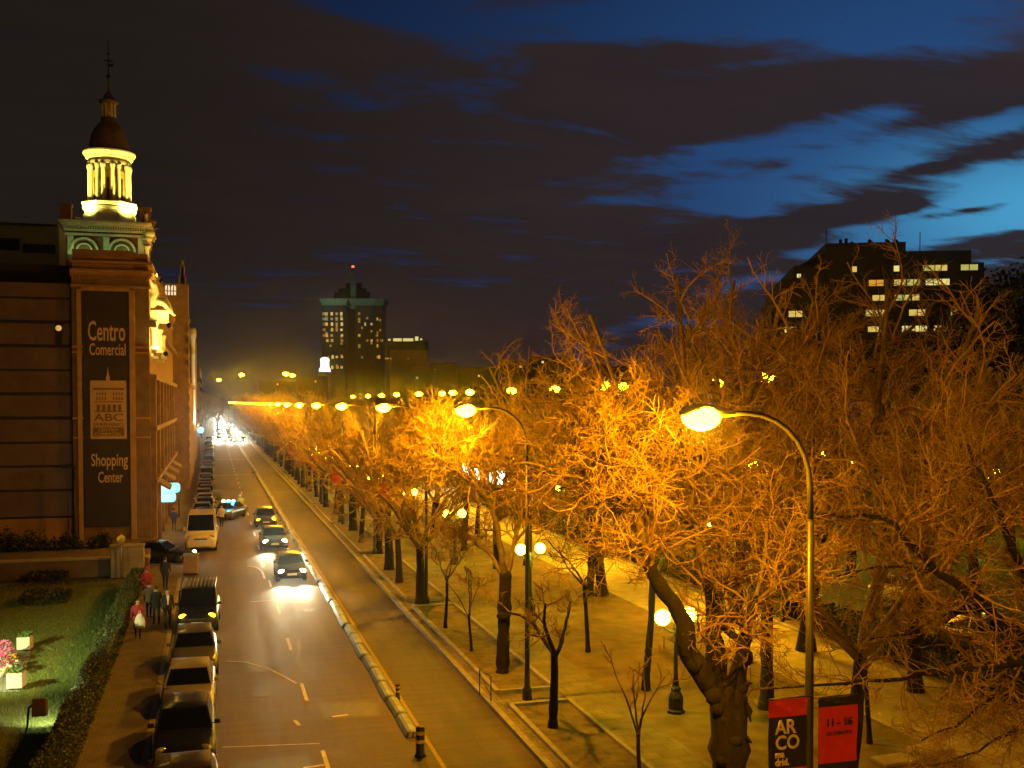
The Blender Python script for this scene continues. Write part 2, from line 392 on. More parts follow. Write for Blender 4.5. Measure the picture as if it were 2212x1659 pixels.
mk = MB(); mk.quad((5.95, -20, .004), (6.07, -20, .004), (6.07, 420, .004), (5.95, 420, .004)); structure('yellow_road_line', mk, M['ypaint'])
# patched and worn asphalt along the bus lane and where the cars park
pt = MB()
M['patch'] = mat('asphalt_patch', (.035, .033, .031), .55, var=.4, scale=3, bump=.3, bscale=60)
for x0, x1, y0, y1 in ((6.3, 8.4, 118, 121.5), (6.4, 8.5, 84, 85.2), (6.3, 8.3, 70, 71), (.3, 2.4, 25.2, 27.6), (3.2, 5.0, 88, 89), (6.2, 8.4, 142, 143), (6.3, 8.5, 176, 178), (.35, 2.5, 27.0, 30.2), (3.3, 5.2, 33.5, 35.2), (1.0, 1.9, 40, 52), (6.35, 8.45, 52.5, 53.6), (6.5, 7.4, 56, 64), (3.4, 4.3, 62, 70), (6.3, 8.5, 101, 102.4)):
    pt.quad((x0, y0, .003), (x1, y0, .003), (x1, y1, .003), (x0, y1, .003))
structure('asphalt_patch', pt, M['patch'])

ck = MB(); rk_ = random.Random(12)
M['crack'] = mat('crack_tar', (.010, .009, .008), .5, var=0)
def crack(x, y, dx, dy, n, wd):
    px_, py_ = x, y
    for i in range(n):
        ang = rk_.uniform(-.5, .5); nx = px_ + dx + dy * ang * .5; ny = py_ + dy + dx * ang * .5
        t = Vector((nx - px_, ny - py_)).normalized(); q = Vector((-t.y, t.x)) * wd
        ck.quad((px_ - q.x, py_ - q.y, .0025), (nx - q.x, ny - q.y, .0025), (nx + q.x, ny + q.y, .0025), (px_ + q.x, py_ + q.y, .0025)); px_, py_ = nx, ny
for a in ((3.0, 39.5, .03, .35, 16, .014), (3.1, 47, -.05, .4, 12, .012), (1.2, 27.7, .22, .03, 16, .012), (6.3, 45, .25, .02, 9, .014), (6.2, 61, .26, .03, 9, .016), (7.4, 28, .02, .45, 40, .012), (.4, 33, .25, .02, 18, .012), (6.4, 36.5, .25, -.02, 9, .012), (1.6, 44, .0, .4, 30, .010), (6.3, 77, .27, .02, 9, .02), (2.2, 62, .28, .03, 12, .018), (6.3, 96, .27, .0, 9, .025), (6.3, 110, .27, .01, 9, .03), (.3, 52, .26, .02, 10, .014)): crack(*a[:5], a[5] * 2.2)
structure('road_crack', ck, M['crack'])
for i, (x, y_) in enumerate(((1.5, 37.0), (4.4, 51.5), (7.6, 66.0))):
    mh = empty('manhole_cover', (x, y_, 0), 0, ['round iron manhole cover in the left lane', 'round iron manhole cover in front of the oncoming cars', 'round iron manhole cover in the bus lane'][i], 'manhole cover'); m = MB(); m.lathe([(.02, .003), (.30, .003), (.34, .006), (.36, .002)], 24, cap=False); m.build('cover', M['patch'], mh)

# ------------------------------------------------------------------ lane separator and its bollards
rub = mat('separator_rubber', (.15, .21, .34), .5, var=.35, scale=3, bump=.2); yel = mat('yellow_reflector', (.75, .60, .10), .4, var=.1)
navy = mat('bollard_navy', (.022, .022, .04), .45, var=.2)
def sep_mesh():
    m = MB(); prof = [(-.22, .0), (-.22, .05), (-.15, .17), (-.06, .21), (.06, .21), (.15, .17), (.22, .05), (.22, .0)]
    L_ = 1.90
    rings = []
    for y_, s_ in ((0, .86), (.06, 1), (L_ - .06, 1), (L_, .86)): rings.append([(x * s_, y_, z * s_) for x, z in prof])
    m.loft(rings, smooth=False)
    return m
SEPX = 5.66; sy0 = yd(31.3, SEPX)
first = sep_mesh().build('lane_separator', rub)
runs = [(sy0, 60), (sy0 + 60 * 2.0 + 3.5, 56)]
k_ = 0; BL = []
for y0_, n_ in runs:
    for i in range(n_):
        o = first if k_ == 0 else dup(first, (SEPX, 0, 0))
        o.location = (SEPX + .03 * math.sin(i * 2.1), y0_ + 2.0 * i, .002); o.rotation_euler.z = .012 * math.sin(i * 1.7)
        tag(o, 'low grey rubber block in the line that divides the lanes', 'lane divider', 'rubber blocks of the lane separator'); k_ += 1
ch = MB()
ch.M = Matrix.Translation((0, -.004, 0))
for a, b in (((-.15, .02), (-.02, .16)), ((.02, .02), (.15, .16))):
    ch.add([(a[0], 0, a[1]), (b[0] - .03, 0, a[1]), (b[0], 0, b[1]), (a[0] + .05, 0, b[1])], [(0, 1, 2, 3)])
ch.build('chevron', yel, first); first['label'] = 'rubber lane divider block with yellow arrow marks, at the near end of its line'
first['group'] = ''; del first['group']
def bollard(x, y_, label, s=1.0):
    t = empty('lane_bollard', (x, y_, .002), 0, label, 'bollard')
    m = MB(); m.lathe([(.17, 0), (.17, .05), (.125, .08), (.125, .80), (.105, .84), (.02, .86)], 16); m.build('post', navy, t)
    for z in (.38, .62):
        b = MB(); b.lathe([(.128, z), (.128, z + .10)], 16, cap=False); b.build('reflective_band', yel, t)
    t.scale = (s, s, s); return t
p = G(908, 1633); bollard(p.x, p.y, 'dark bollard with two yellow bands at the near end of the lane divider')
p = G(853, 1510); bollard(p.x + .1, p.y, 'small dark banded bollard standing on the lane divider a little way along', .6)
p = G(614, 1140); bollard(p.x - .3, p.y, 'small dark bollard on the divider beside the moving cars', .7)
p = G(547, 1023); bollard(p.x, p.y, 'far small bollard at the gap in the lane divider', .8)
# ------------------------------------------------------------------ bare trees
def unit(a): return a / np.maximum(np.linalg.norm(a, axis=-1, keepdims=True), 1e-9)
class Grow:
    """Branch polylines grown level by level, all branches of one level at once."""
    def __init__(s, seed): s.g = np.random.default_rng(seed); s.lev = []
    def level(s, P, D, Ln, r0, r1, n, wig, up, k, curl=0.0):
        N_ = len(P); pts = np.zeros((N_, n, 3)); pts[:, 0] = P; D = unit(D.astype(float)); step = (Ln / (n - 1))[:, None]
        ax = unit(s.g.normal(size=(N_, 3)))
        for i in range(1, n):
            D = unit(D + s.g.normal(size=(N_, 3)) * wig + np.array([0, 0, up]) + np.cross(ax, D) * curl)
            pts[:, i] = pts[:, i-1] + D * step
        t = np.linspace(0, 1, n)[None, :]; rad = r0[:, None] * (1 - t) + r1[:, None] * t
        s.lev.append((pts, rad, k)); return pts, rad
    def kids(s, pts, rad, m, t0, t1, ang, rratio, lmul, jit=.35):
        N_, n, _ = pts.shape; idx = np.repeat(np.arange(N_), m); T = s.g.uniform(t0, t1, len(idx))
        f = T * (n - 1); i0 = np.minimum(f.astype(int), n - 2); fr = (f - i0)[:, None]
        P = pts[idx, i0] * (1 - fr) + pts[idx, i0 + 1] * fr
        T_ = unit(pts[idx, i0 + 1] - pts[idx, i0])
        side = unit(np.cross(T_, s.g.normal(size=T_.shape)))
        a = R(ang) * (1 + s.g.normal(size=len(idx)) * jit)
        D = T_ * np.cos(a)[:, None] + side * np.sin(a)[:, None]
        r = (rad[idx, i0] * (1 - fr[:, 0]) + rad[idx, i0 + 1] * fr[:, 0]) * rratio
        Lp = np.linalg.norm(np.diff(pts, axis=1), axis=2).sum(1)
        Ln = Lp[idx] * lmul * s.g.uniform(.6, 1.25, len(idx)) * (1.15 - .5 * T)
        return P, D, Ln, r
def tubes_mesh(name, levels, mats, mi=None):
    V = []; Fq = []; off = 0; mi_ = []; 
    for li, (pts, rad, k) in enumerate(levels):
        N_, n, _ = pts.shape
        if N_ == 0: continue
        t = np.empty_like(pts); t[:, 1:-1] = pts[:, 2:] - pts[:, :-2]; t[:, 0] = pts[:, 1] - pts[:, 0]; t[:, -1] = pts[:, -1] - pts[:, -2]; t = unit(t)
        ref = np.where(np.abs(t.mean(1))[:, 2:3] > .8, np.array([[1., 0, 0]]), np.array([[0, 0, 1.]]))[:, None, :]
        u = unit(np.cross(t, ref)); w_ = np.cross(t, u)
        a = np.arange(k) * 2 * math.pi / k
        ring = pts[:, :, None, :] + (u[:, :, None, :] * np.cos(a)[None, None, :, None] + w_[:, :, None, :] * np.sin(a)[None, None, :, None]) * rad[:, :, None, None]
        V.append(ring.reshape(-1, 3))
        b = off + (np.arange(N_)[:, None, None] * n + np.arange(n - 1)[None, :, None]) * k
        i = np.arange(k)[None, None, :]; j = (i + 1) % k
        Fq.append(np.stack([b + i, b + j, b + k + j, b + k + i], -1).reshape(-1, 4)); mi_.append(np.full(N_ * (n-1) * k, 0 if mi is None else mi[li]))
        off += N_ * n * k
    V = np.concatenate(V); Q = np.concatenate(Fq); mi_ = np.concatenate(mi_)
    me = bpy.data.meshes.new(name); me.vertices.add(len(V)); me.vertices.foreach_set('co', V.astype(np.float32).ravel())
    me.loops.add(Q.size); me.loops.foreach_set('vertex_index', Q.astype(np.int32).ravel())
    me.polygons.add(len(Q)); me.polygons.foreach_set('loop_start', (np.arange(len(Q)) * 4).astype(np.int32))
    try: me.polygons.foreach_set('loop_total', np.full(len(Q), 4, np.int32))
    except Exception: pass
    for m in mats: me.materials.append(m)
    me.polygons.foreach_set('material_index', mi_.astype(np.int32)); me.polygons.foreach_set('use_smooth', np.ones(len(Q), bool))
    me.update(calc_edges=True); return me
def arr(*v): return np.array(v, float)
def knobby(levels, seed, amt):       # lumps and burrs on the trunk
    g_ = np.random.default_rng(seed); out = []
    for pts, rad, k in levels:
        out.append((pts, rad * (1 + amt * g_.normal(size=rad.shape)), k))
    return out
def tree_template(seed, H=9.0, th=2.6, r=.17, spread=1.0, nl=5, dens=1.0, tw=.0085, lmul=1.0, up=.05, lean=0, wig=.16, sub=True, forked=False, lang=40, limbpale=True, pale=False):
    """returns (trunk mesh, crown mesh)"""
    G_ = Grow(seed); g_ = G_.g
    tn = 9
    P = np.zeros((1, 3)); D = arr([lean, g_.normal() * .03, 1])
    tp, tr = G_.level(P, D, arr(th), arr(r * 1.12), arr(r * .84), tn, .035, .03, 9)
    tr[:, 0] *= 1.25
    top = tp[0, -1]
    ph = g_.uniform(0, 6.28) + np.arange(nl) * 2 * math.pi / nl + g_.normal(size=nl) * .3
    an = R(lang) * spread * g_.uniform(.55, 1.25, nl)
    D = np.stack([np.sin(an) * np.cos(ph), np.sin(an) * np.sin(ph), np.cos(an)], -1)
    P = top[None] + g_.normal(size=(nl, 3)) * .04 - np.array([0, 0, .12])
    Ln = (H - th) * .62 * g_.uniform(.8, 1.15, nl)
    lp, lr = G_.level(P, D, Ln, np.full(nl, r * .60), np.full(nl, r * .24), 9, wig * .8, up, 6)
    n1 = max(2, int(5 * dens)); P, D, L_, r_ = G_.kids(lp, lr, n1, .25, 1, 42, .62, .58 * lmul)
    b1, rb1 = G_.level(P, D, L_, np.maximum(r_, .018), np.maximum(r_ * .45, .010), 8, wig * 1.1, up * .8, 5, .05)
    n2 = max(2, int(6 * dens)); P, D, L_, r_ = G_.kids(b1, rb1, n2, .15, 1, 46, .6, .60 * lmul)
    b2, rb2 = G_.level(P, D, L_, np.maximum(r_, tw * 1.25), np.maximum(r_ * .5, tw), 7, wig * 1.3, up * .6, 4, .08)
    if sub:
        n3 = max(2, int(7 * dens)); P, D, L_, r_ = G_.kids(b2, rb2, n3, .1, 1, 48, .6, .62 * lmul)
        b3, rb3 = G_.level(P, D, np.maximum(L_, .25), np.maximum(r_, tw), np.full(len(L_), tw * .7), 6, wig * 1.5, up * .5, 3, .12)
    lv = G_.lev
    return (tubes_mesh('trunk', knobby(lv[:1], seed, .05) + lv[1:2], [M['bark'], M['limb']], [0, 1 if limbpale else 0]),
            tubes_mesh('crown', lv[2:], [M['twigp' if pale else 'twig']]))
TT = {}
def template(key, **kw): TT[key] = tree_template(**kw)
template('a', seed=11, H=8.8, th=2.7, r=.19, nl=5, dens=1.0, spread=1.15, tw=.0095)
template('b', seed=12, H=9.6, th=3.0, r=.22, nl=6, dens=.95, spread=1.1, tw=.0095)
template('c', seed=13, H=8.0, th=2.4, r=.15, nl=4, dens=1.0, spread=1.25, tw=.0095, lean=.08)
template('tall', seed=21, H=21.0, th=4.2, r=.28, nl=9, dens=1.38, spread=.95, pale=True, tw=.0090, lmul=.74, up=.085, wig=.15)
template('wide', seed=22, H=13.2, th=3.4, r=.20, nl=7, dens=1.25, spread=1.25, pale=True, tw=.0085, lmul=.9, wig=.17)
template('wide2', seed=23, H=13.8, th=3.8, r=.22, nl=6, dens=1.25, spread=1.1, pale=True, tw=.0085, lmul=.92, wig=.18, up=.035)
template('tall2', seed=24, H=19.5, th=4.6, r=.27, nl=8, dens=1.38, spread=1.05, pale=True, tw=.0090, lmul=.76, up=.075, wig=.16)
template('sap', seed=31, H=4.6, th=1.5, r=.050, nl=4, dens=.55, spread=.55, tw=.0075, lmul=.9, sub=False)
template('thin', seed=32, H=5.6, th=2.6, r=.075, nl=4, dens=.75, spread=1.0, tw=.0085, sub=True)
template('fork', seed=34, H=6.6, limbpale=False, th=2.35, r=.13, nl=3, dens=.9, spread=1.15, tw=.0085, lang=48)
template('far1', seed=41, H=10.5, th=2.8, r=.20, nl=6, dens=.85, spread=1.15, tw=.020)
template('far2', seed=42, H=13.0, th=3.2, r=.24, nl=6, dens=.85, spread=1.1, tw=.026)
def place_tree(key, x, y, rz, s, label, group=None, name='bare_tree', z=.1, cat='tree'):
    t = empty(name, (x, y, z), rz, label, cat, group); t.scale = (s, s, s)
    tm, cm = TT[key]
    link(bpy.data.objects.new('trunk', tm), t); link(bpy.data.objects.new('crown', cm), t); return t

# trees whose trunk and limbs are traced from the photograph, each standing at its own distance
def traced(name, label, seed, d0, base_uv, trunk, limbs, burrs=(), torn=(), ndark=5, m1=8, lmax=2.1, m2=8, m3=5, tw=.0065, wig=.24):
    G_ = Grow(seed); g_ = G_.g
    def poly(pp, n):
        q = [np.array(at(u, v, d0 + dd)) for u, v, dd in pp]
        s_ = np.cumsum([0] + [np.linalg.norm(q[i+1] - q[i]) for i in range(len(q) - 1)]); t = np.linspace(0, s_[-1], n)
        return np.stack([np.interp(t, s_, [a[c] for a in q]) for c in range(3)], -1)[None]
    base = G(*base_uv)
    def rr(r0, r1, n): return np.linspace(r0, r1, n)[None]
    lv = []; pp, ra, rb_ = trunk
    tp = poly(pp, 14); tr = rr(ra, rb_, 14); tr[0, 0] = ra * 1.25; tr[0, -3:] *= 1.1; lv.append((tp, tr, 12))
    for pp, a, b, n, *_ in limbs:
        q = poly(pp, n); q[:, 1:-1] += g_.normal(size=q[:, 1:-1].shape) * min(.03, a * .4); lv.append((q, rr(a, b, n), 9 if a > .1 else 6))
    nl = len(lv)
    for u, v, dd, r_ in burrs:
        c = np.array(at(u, v, d0 + dd)); q = np.stack([c + np.array([0, 0, z]) * r_ for z in (-1.1, -.6, 0, .6, 1.0)])[None]
        lv.append((q, np.array([[.25, .8, 1, .75, .2]]) * r_, 8))
    for u0, v0, u1, v1 in torn:
        q = np.stack([np.array(at(u0 + (u1-u0)*t, v0 + (v1-v0)*t, d0 - .2)) for t in (0, .5, 1)])[None]; lv.append((q, np.array([[.06, .05, .012]]), 4))
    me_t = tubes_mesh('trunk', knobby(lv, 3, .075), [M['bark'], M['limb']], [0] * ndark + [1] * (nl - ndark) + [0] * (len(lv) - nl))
    cl = []
    for (pts, rad, k), lm in zip(lv[1:nl], limbs):
        t0, m, ln = lm[4:7] if len(lm) > 4 else (.15, m1, .7)
        P, D, L_, r_ = G_.kids(pts, rad, m, t0, 1, 50, .5, ln); L_ = np.clip(L_, .5, lmax); cl.append((P, D, L_, r_))
    P, D, L_, r_ = [np.concatenate([c[i] for c in cl]) for i in range(4)]
    G_.lev = []
    b1, q1 = G_.level(P, D, L_, np.clip(r_, .012, .035), np.clip(r_ * .5, .008, .014), 9, wig, .02, 5, .10)
    P, D, L_, r_ = G_.kids(b1, q1, m2, .1, 1, 48, .65, .55); b2, q2 = G_.level(P, D, L_, np.clip(r_, tw * 1.2, .02), np.full(len(L_), tw), 7, wig * 1.15, .03, 4, .14)
    P, D, L_, r_ = G_.kids(b2, q2, m3, .1, 1, 48, .7, .62); b3, q3 = G_.level(P, D, np.maximum(L_, .2), np.full(len(L_), tw), np.full(len(L_), tw * .65), 5, wig * 1.25, .02, 3, .15)
    me_c = tubes_mesh('crown', G_.lev, [M['twig']])
    t = empty(name, (base.x, base.y, .1), 0, label, 'tree')
    for nm, me in (('trunk', me_t), ('crown', me_c)):
        me.transform(Matrix.Translation(-Vector((base.x, base.y, .1)))); link(bpy.data.objects.new(nm, me), t)
traced('pollarded_tree', 'big pollarded tree with thick dark forked trunk in the foreground', 5, 22.5, (1572, 1889),
    ([(1572, 1885, 0), (1573, 1750, 0), (1575, 1640, 0), (1574, 1560, 0), (1572, 1500, 0)], .40, .36),
    [([(1570, 1520, 0), (1530, 1475, 0), (1497, 1425, -.1), (1485, 1390, -.2), (1478, 1345, -.3), (1462, 1310, -.35), (1425, 1262, -.5), (1398, 1215, -.6)], .27, .125, 15, .8, 4, .3),
     ([(1570, 1515, 0), (1556, 1450, .3), (1545, 1380, .5), (1537, 1310, .6), (1530, 1245, .7)], .22, .12, 10, .35, 9, .7),
     ([(1578, 1515, 0), (1598, 1440, -.2), (1606, 1390, -.3), (1614, 1340, -.4), (1632, 1298, -.5)], .22, .09, 10, .45, 8, .75),
     ([(1608, 1385, -.3), (1580, 1370, -.2), (1563, 1352, 0), (1556, 1300, .1), (1560, 1240, .3)], .09, .05, 9, .4, 6, .9),
     ([(1400, 1218, -.6), (1383, 1150, -.8), (1362, 1090, -1.0), (1350, 1030, -1.3), (1345, 965, -1.6)], .125, .055, 13, .1, 20, .7),
     ([(1398, 1215, -.6), (1330, 1190, -1.0), (1290, 1170, -1.3)], .05, .02, 7, .1, 7, 1.0),
     ([(1362, 1090, -1.0), (1330, 1060, -1.4), (1270, 1040, -1.8), (1190, 1015, -2.1), (1110, 1000, -2.3)], .055, .018, 12, .1, 17, .55),
     ([(1376, 1130, -.9), (1410, 1100, -.6), (1440, 1040, -.5), (1452, 980, -.4), (1465, 920, -.3)], .05, .02, 9, .15, 13, .75),
     ([(1350, 1030, -1.3), (1320, 985, -1.6), (1290, 955, -1.9), (1240, 950, -2.2)], .04, .015, 9, .1, 13, .9),
     ([(1345, 975, -1.6), (1365, 940, -1.7), (1400, 915, -1.6), (1440, 925, -1.5), (1478, 955, -1.5)], .045, .015, 10, .05, 14, .7),
     ([(1345, 975, -1.6), (1330, 930, -1.7), (1325, 890, -1.8), (1300, 860, -1.9)], .04, .015, 9, .05, 14, .9),
     ([(1530, 1260, .7), (1512, 1190, .9), (1500, 1110, 1.0), (1490, 1000, 1.2), (1500, 900, 1.4)], .10, .03, 12, .15, 17, .6),
     ([(1530, 1260, .7), (1556, 1180, 1.0), (1590, 1110, 1.3), (1600, 1040, 1.6)], .08, .03, 9, .2, 12, .75),
     ([(1628, 1305, -.5), (1680, 1260, -.9), (1740, 1240, -1.2), (1820, 1230, -1.5)], .05, .018, 9, .1, 12, .8),
     ([(1628, 1305, -.5), (1650, 1220, -.3), (1660, 1120, -.1), (1690, 1030, .2)], .06, .02, 9, .15, 13, .75)],
    ((1478, 1405, -.25, .13), (1545, 1500, -.1, .24), (1610, 1420, -.25, .18), (1615, 1535, -.1, .11), (1605, 1600, -.1, .07), (1534, 1240, .7, .16), (1634, 1296, -.5, .11), (1568, 1550, -.2, .2), (1574, 1508, .0, .42), (1592, 1478, -.05, .27), (1552, 1530, -.22, .17), (1586, 1600, -.28, .16), (1500, 1432, -.2, .2), (1560, 1640, -.28, .15)),
    ((1612, 1520, 1622, 1560), (1608, 1590, 1624, 1605), (1600, 1480, 1626, 1475)), 5, m2=8, m3=5)
traced('bare_tree', 'bare tree with thick straight dark trunk, its limb reaching up to the second lamp head', 8, 38.5, (1085, 1464),
    ([(1085, 1464, 0), (1087, 1380, 0), (1090, 1300, 0), (1092, 1245, 0)], .27, .21),
    [([(1092, 1250, 0), (1082, 1180, -.2), (1066, 1110, -.5), (1035, 1055, -.9), (984, 1018, -1.4), (948, 985, -1.7), (932, 945, -1.9)], .13, .04, 14, .5, 20, .42),
     ([(948, 985, -1.7), (905, 965, -2.0), (870, 950, -2.1)], .04, .015, 8, .05, 16, .9), ([(932, 950, -1.9), (945, 920, -1.9), (975, 905, -1.7)], .04, .015, 8, .05, 16, 1.2),
     ([(940, 968, -1.8), (915, 930, -1.9), (900, 905, -1.9)], .04, .015, 8, .05, 15, 1.2), ([(984, 1018, -1.4), (930, 1012, -1.8), (880, 1005, -2.0), (830, 1000, -2.2)], .045, .015, 10, .1, 16, .7),
     ([(1092, 1250, 0), (1112, 1170, .3), (1130, 1090, .5), (1142, 1010, .6), (1138, 930, .7)], .11, .03, 12, .2, 18, .6),
     ([(1092, 1250, 0), (1060, 1200, .4), (1015, 1160, .7), (975, 1140, .9)], .09, .025, 10, .25, 14, .7), ([(1112, 1170, .3), (1160, 1120, 0), (1200, 1080, -.2)], .07, .02, 9, .15, 14, .8),
     ([(1066, 1110, -.5), (1070, 1030, -.3), (1060, 950, -.2)], .07, .02, 9, .15, 15, .8)],
    ((1092, 1245, 0, .26), (1088, 1330, -.1, .24)), (), 1, lmax=2.4, m2=8, m3=5, tw=.0085)
traced('bare_tree', 'dark-limbed tree at the right edge, its long boughs reaching across the avenue side', 14, 25.0, (2350, 1760),
    ([(2350, 1760, 0), (2335, 1600, 0), (2310, 1480, 0), (2290, 1420, 0)], .30, .24),
    [([(2290, 1425, 0), (2212, 1367, -.3), (2173, 1348, -.5), (2096, 1287, -.8), (2037, 1241, -1.0), (1972, 1184, -1.2), (1915, 1120, -1.4), (1850, 1115, -1.5), (1750, 1112, -1.6)], .17, .018, 20, .2, 26, .28),
     ([(2290, 1425, 0), (2211, 1432, -.5), (2080, 1446, -.9), (1949, 1461, -1.2), (1800, 1476, -1.5), (1660, 1488, -1.7)], .10, .015, 18, .15, 26, .26),
     ([(2037, 1241, -1.0), (1960, 1225, -1.3), (1880, 1225, -1.5), (1800, 1250, -1.7)], .055, .015, 12, .1, 15, .5), ([(2290, 1425, 0), (2240, 1300, -.2), (2190, 1180, -.3), (2130, 1060, -.4), (2090, 960, -.4)], .14, .03, 14, .15, 22, .45),
     ([(2290, 1425, 0), (2290, 1250, .3), (2260, 1080, .5), (2220, 940, .6)], .15, .04, 14, .15, 22, .45), ([(2211, 1432, -.5), (2150, 1500, -.9), (2080, 1560, -1.2), (1990, 1600, -1.4)], .06, .015, 12, .1, 18, .5),
     ([(2310, 1480, 0), (2220, 1560, -.6), (2120, 1620, -1.0), (2060, 1640, -1.2)], .07, .015, 12, .1, 18, .5), ([(2096, 1287, -.8), (2040, 1330, -1.1), (1960, 1370, -1.4), (1880, 1380, -1.6)], .05, .014, 12, .1, 16, .5)],
    (), (), 9, lmax=1.9, m2=6, m3=4, tw=.0065)

rg = random.Random(4)
A_LBL = 'bare plane tree in the kerbside row'
def tree_px(key, u, v, s, label, group=None, name='bare_tree', rz=None):
    p = G(u, v, .1); return place_tree(key, p.x, p.y, rg.uniform(0, 6.28) if rz is None else rz, s, label, group, name)
# kerbside row, those the photo shows one by one
tree_px('fork', 1194, 1572, 1.0, 'small bare tree with forked dark trunk at the corner of the near planting bed', rz=.25)
tree_px('sap', 1018, 1407, 1.0, 'thin leaning sapling in the planting bed left of the thick trunk', None, 'sapling')
tree_px('thin', 962, 1357, .9, 'slim bare tree in the bed between sapling and darker trunk')
tree_px('b', 908, 1306, .98, 'bare tree with dark thick trunk at the gap between two beds', rz=2.2)
tree_px('a', 862, 1259, .92, 'bare tree with curved slim trunk beside the sunken tree pit')
tree_px('sap', 1382, 1712, 1.05, 'thin upright sapling in front of the big pollarded tree', None, 'sapling')
kk = ['a', 'b', 'c', 'b', 'a', 'c']
y = 62.0; i = 0
while y < 330:
    key = kk[i % 6] if y < 135 else 'far1'
    place_tree(key, 10.15 + rg.uniform(-.25, .25), y, rg.uniform(0, 6.28), rg.uniform(1.05, 1.3), 'bare tree in the row along the bus lane kerb, one of many alike', 'bare trees of the kerbside row'); y += rg.uniform(5.2, 7.2); i += 1
# second row, on the sand beside the flagstone path
tree_px('thin', 1270, 1408, 1.1, 'slim bare tree on the sand to the right of the second globe lamp')
tree_px('thin', 1480, 1560, 1.05, 'thin dark tree just left of the near globe lamp base') if False else None
tree_px('thin', 1395, 1490, 1.6, 'slender dark trunk on the sand left of the near globe lamp')
tree_px('wide', 1832, 1690, 1.0, 'broad bare tree rising behind the red banner, right of the near street lamp', rz=.6)
tree_px('thin', 1878, 1605, .9, 'slim tree trunk on the sand right of the red banner')
place_tree('c', 19.4, 14.6, 4.0, .95, 'low bare tree at the lower right corner')
def tree_ud(key, u, d, rz, s_, label):
    x = (u - 460) * d * math.cos(YAW) / (F * K); return place_tree(key, x, yd(d, x), rz, s_, label)
tree_ud('tall', 1545, 40, .3, .95, 'tallest bare tree of the park, its crown high against the sky')
tree_ud('tall2', 1745, 42, 2.9, 1.08, 'tall bare tree between the tallest tree and the office block')
tree_ud('wide', 1985, 36, 4.4, 1.2, 'spreading bare tree with its crown in front of the office windows')
tree_ud('wide2', 1660, 34, 1.9, .95, 'spreading bare tree beside the tall park tree')
tree_ud('tall2', 1300, 54, .9, .95, 'spreading bare tree left of the tallest park tree')
tree_ud('tall2', 1590, 47, 4.6, 1.15, 'tall bare tree half hidden behind the tallest park tree')
tree_ud('wide2', 2120, 44, 3.4, 1.0, 'bare tree between the right edge and the crown in front of the office windows')
tree_ud('wide2', 1840, 60, .8, 1.15, 'wide bare tree low in front of the lower office windows')
tree_ud('wide', 2060, 66, 1.8, 1.2, 'wide bare tree right of the office windows, beyond the nearer crown')
B = []
for x0, ya, yb, st, ks, s0, s1 in ((15.8, 60, 320, 10.0, ['b', 'wide', 'a', 'c'], .8, 1.0), (18.6, 50, 260, 13.0, ['wide', 'b', 'a'], .85, 1.05), (25.4, 34, 330, 17.0, ['wide', 'b', 'far1'], .8, 1.05)):
    y = ya; i = 0
    while y < yb:
        key = ks[i % len(ks)] if y < 110 else ('far1' if i % 3 else 'far2')
        place_tree(key, x0 + rg.uniform(-.8, .8), y + rg.uniform(-1, 1), rg.uniform(0, 6.28), rg.uniform(s0, s1), 'bare tree among the crowded rows of the park promenade', 'bare trees of the promenade'); y += st * rg.uniform(.85, 1.15) * (1 if y < 140 else 1.7); i += 1
for x0, ya, yb, st in ((54, 45, 420, 13), (64, 60, 420, 15), (38.5, 120, 380, 20), (78, 90, 520, 20)):
    y = ya
    while y < yb:
        place_tree('far2', x0 + rg.uniform(-2, 2), y + rg.uniform(-3, 3), rg.uniform(0, 6.28), rg.uniform(.75, 1.05), 'bare tree on the far side of the avenue, one of many alike', 'bare trees beyond the avenue'); y += st * rg.uniform(.8, 1.3)
# ------------------------------------------------------------------ street lamps
lens = emis('sodium_lens', (1.0, .50, .006), 110.0); housing = mat('lamp_housing', (.40, .38, .33), .5, .3, var=.1)
pole_m = mat('lamp_pole_paint', (.042, .042, .034), .45, .4, var=.15, scale=6)
LAMP_P = 4800.0
lens_far = emis('sodium_lens_far', (1.0, .55, .002), 400.0)
def lamp_template(lr=.235, lm=None):
    t = empty('street_lamp')
    m = MB(); m.lathe([(.16, 0), (.16, .35), (.10, .45), (.085, 1.2), (.075, 5), (.055, 7.9)], 12); m.build('pole', pole_m, t)
    a = MB(); pts = [(0, 0, 7.85), (-.02, 0, 8.5)] + [(-1.25 + 1.23 * math.cos(R(q)), 0, 8.5 + 1.25 * math.sin(R(q))) for q in range(12, 91, 13)] + [(-1.55, 0, 9.74)]
    a.tube(pts, [.055] * 2 + [.045] * (len(pts) - 2), 10); a.build('arm', pole_m, t)
    h = MB(); rings = []
    for x, wy, z0, z1 in ((-1.48, .045, 9.70, 9.79), (-1.62, .07, 9.68, 9.83), (-1.85, .13, 9.68, 9.90), (-2.20, .17, 9.69, 9.92), (-2.42, .12, 9.70, 9.86), (-2.48, .05, 9.72, 9.80)):
        zc = (z0 + z1) / 2; hh = (z1 - z0) / 2; rings.append([(x, wy * math.cos(q), zc + hh * math.sin(q)) for q in [2 * math.pi * i / 12 for i in range(12)]])
    h.loft(rings); h.build('lamp_head', housing, t)
    l = MB(); l.ball((-2.10, 0, 9.68), lr, 14, 8, (1.5, 1.0, .95)); l.build('lens', lm or lens, t)
    return t
LAMP0 = lamp_template(); LAMPF = None; n_l = 0
LAMPS = []
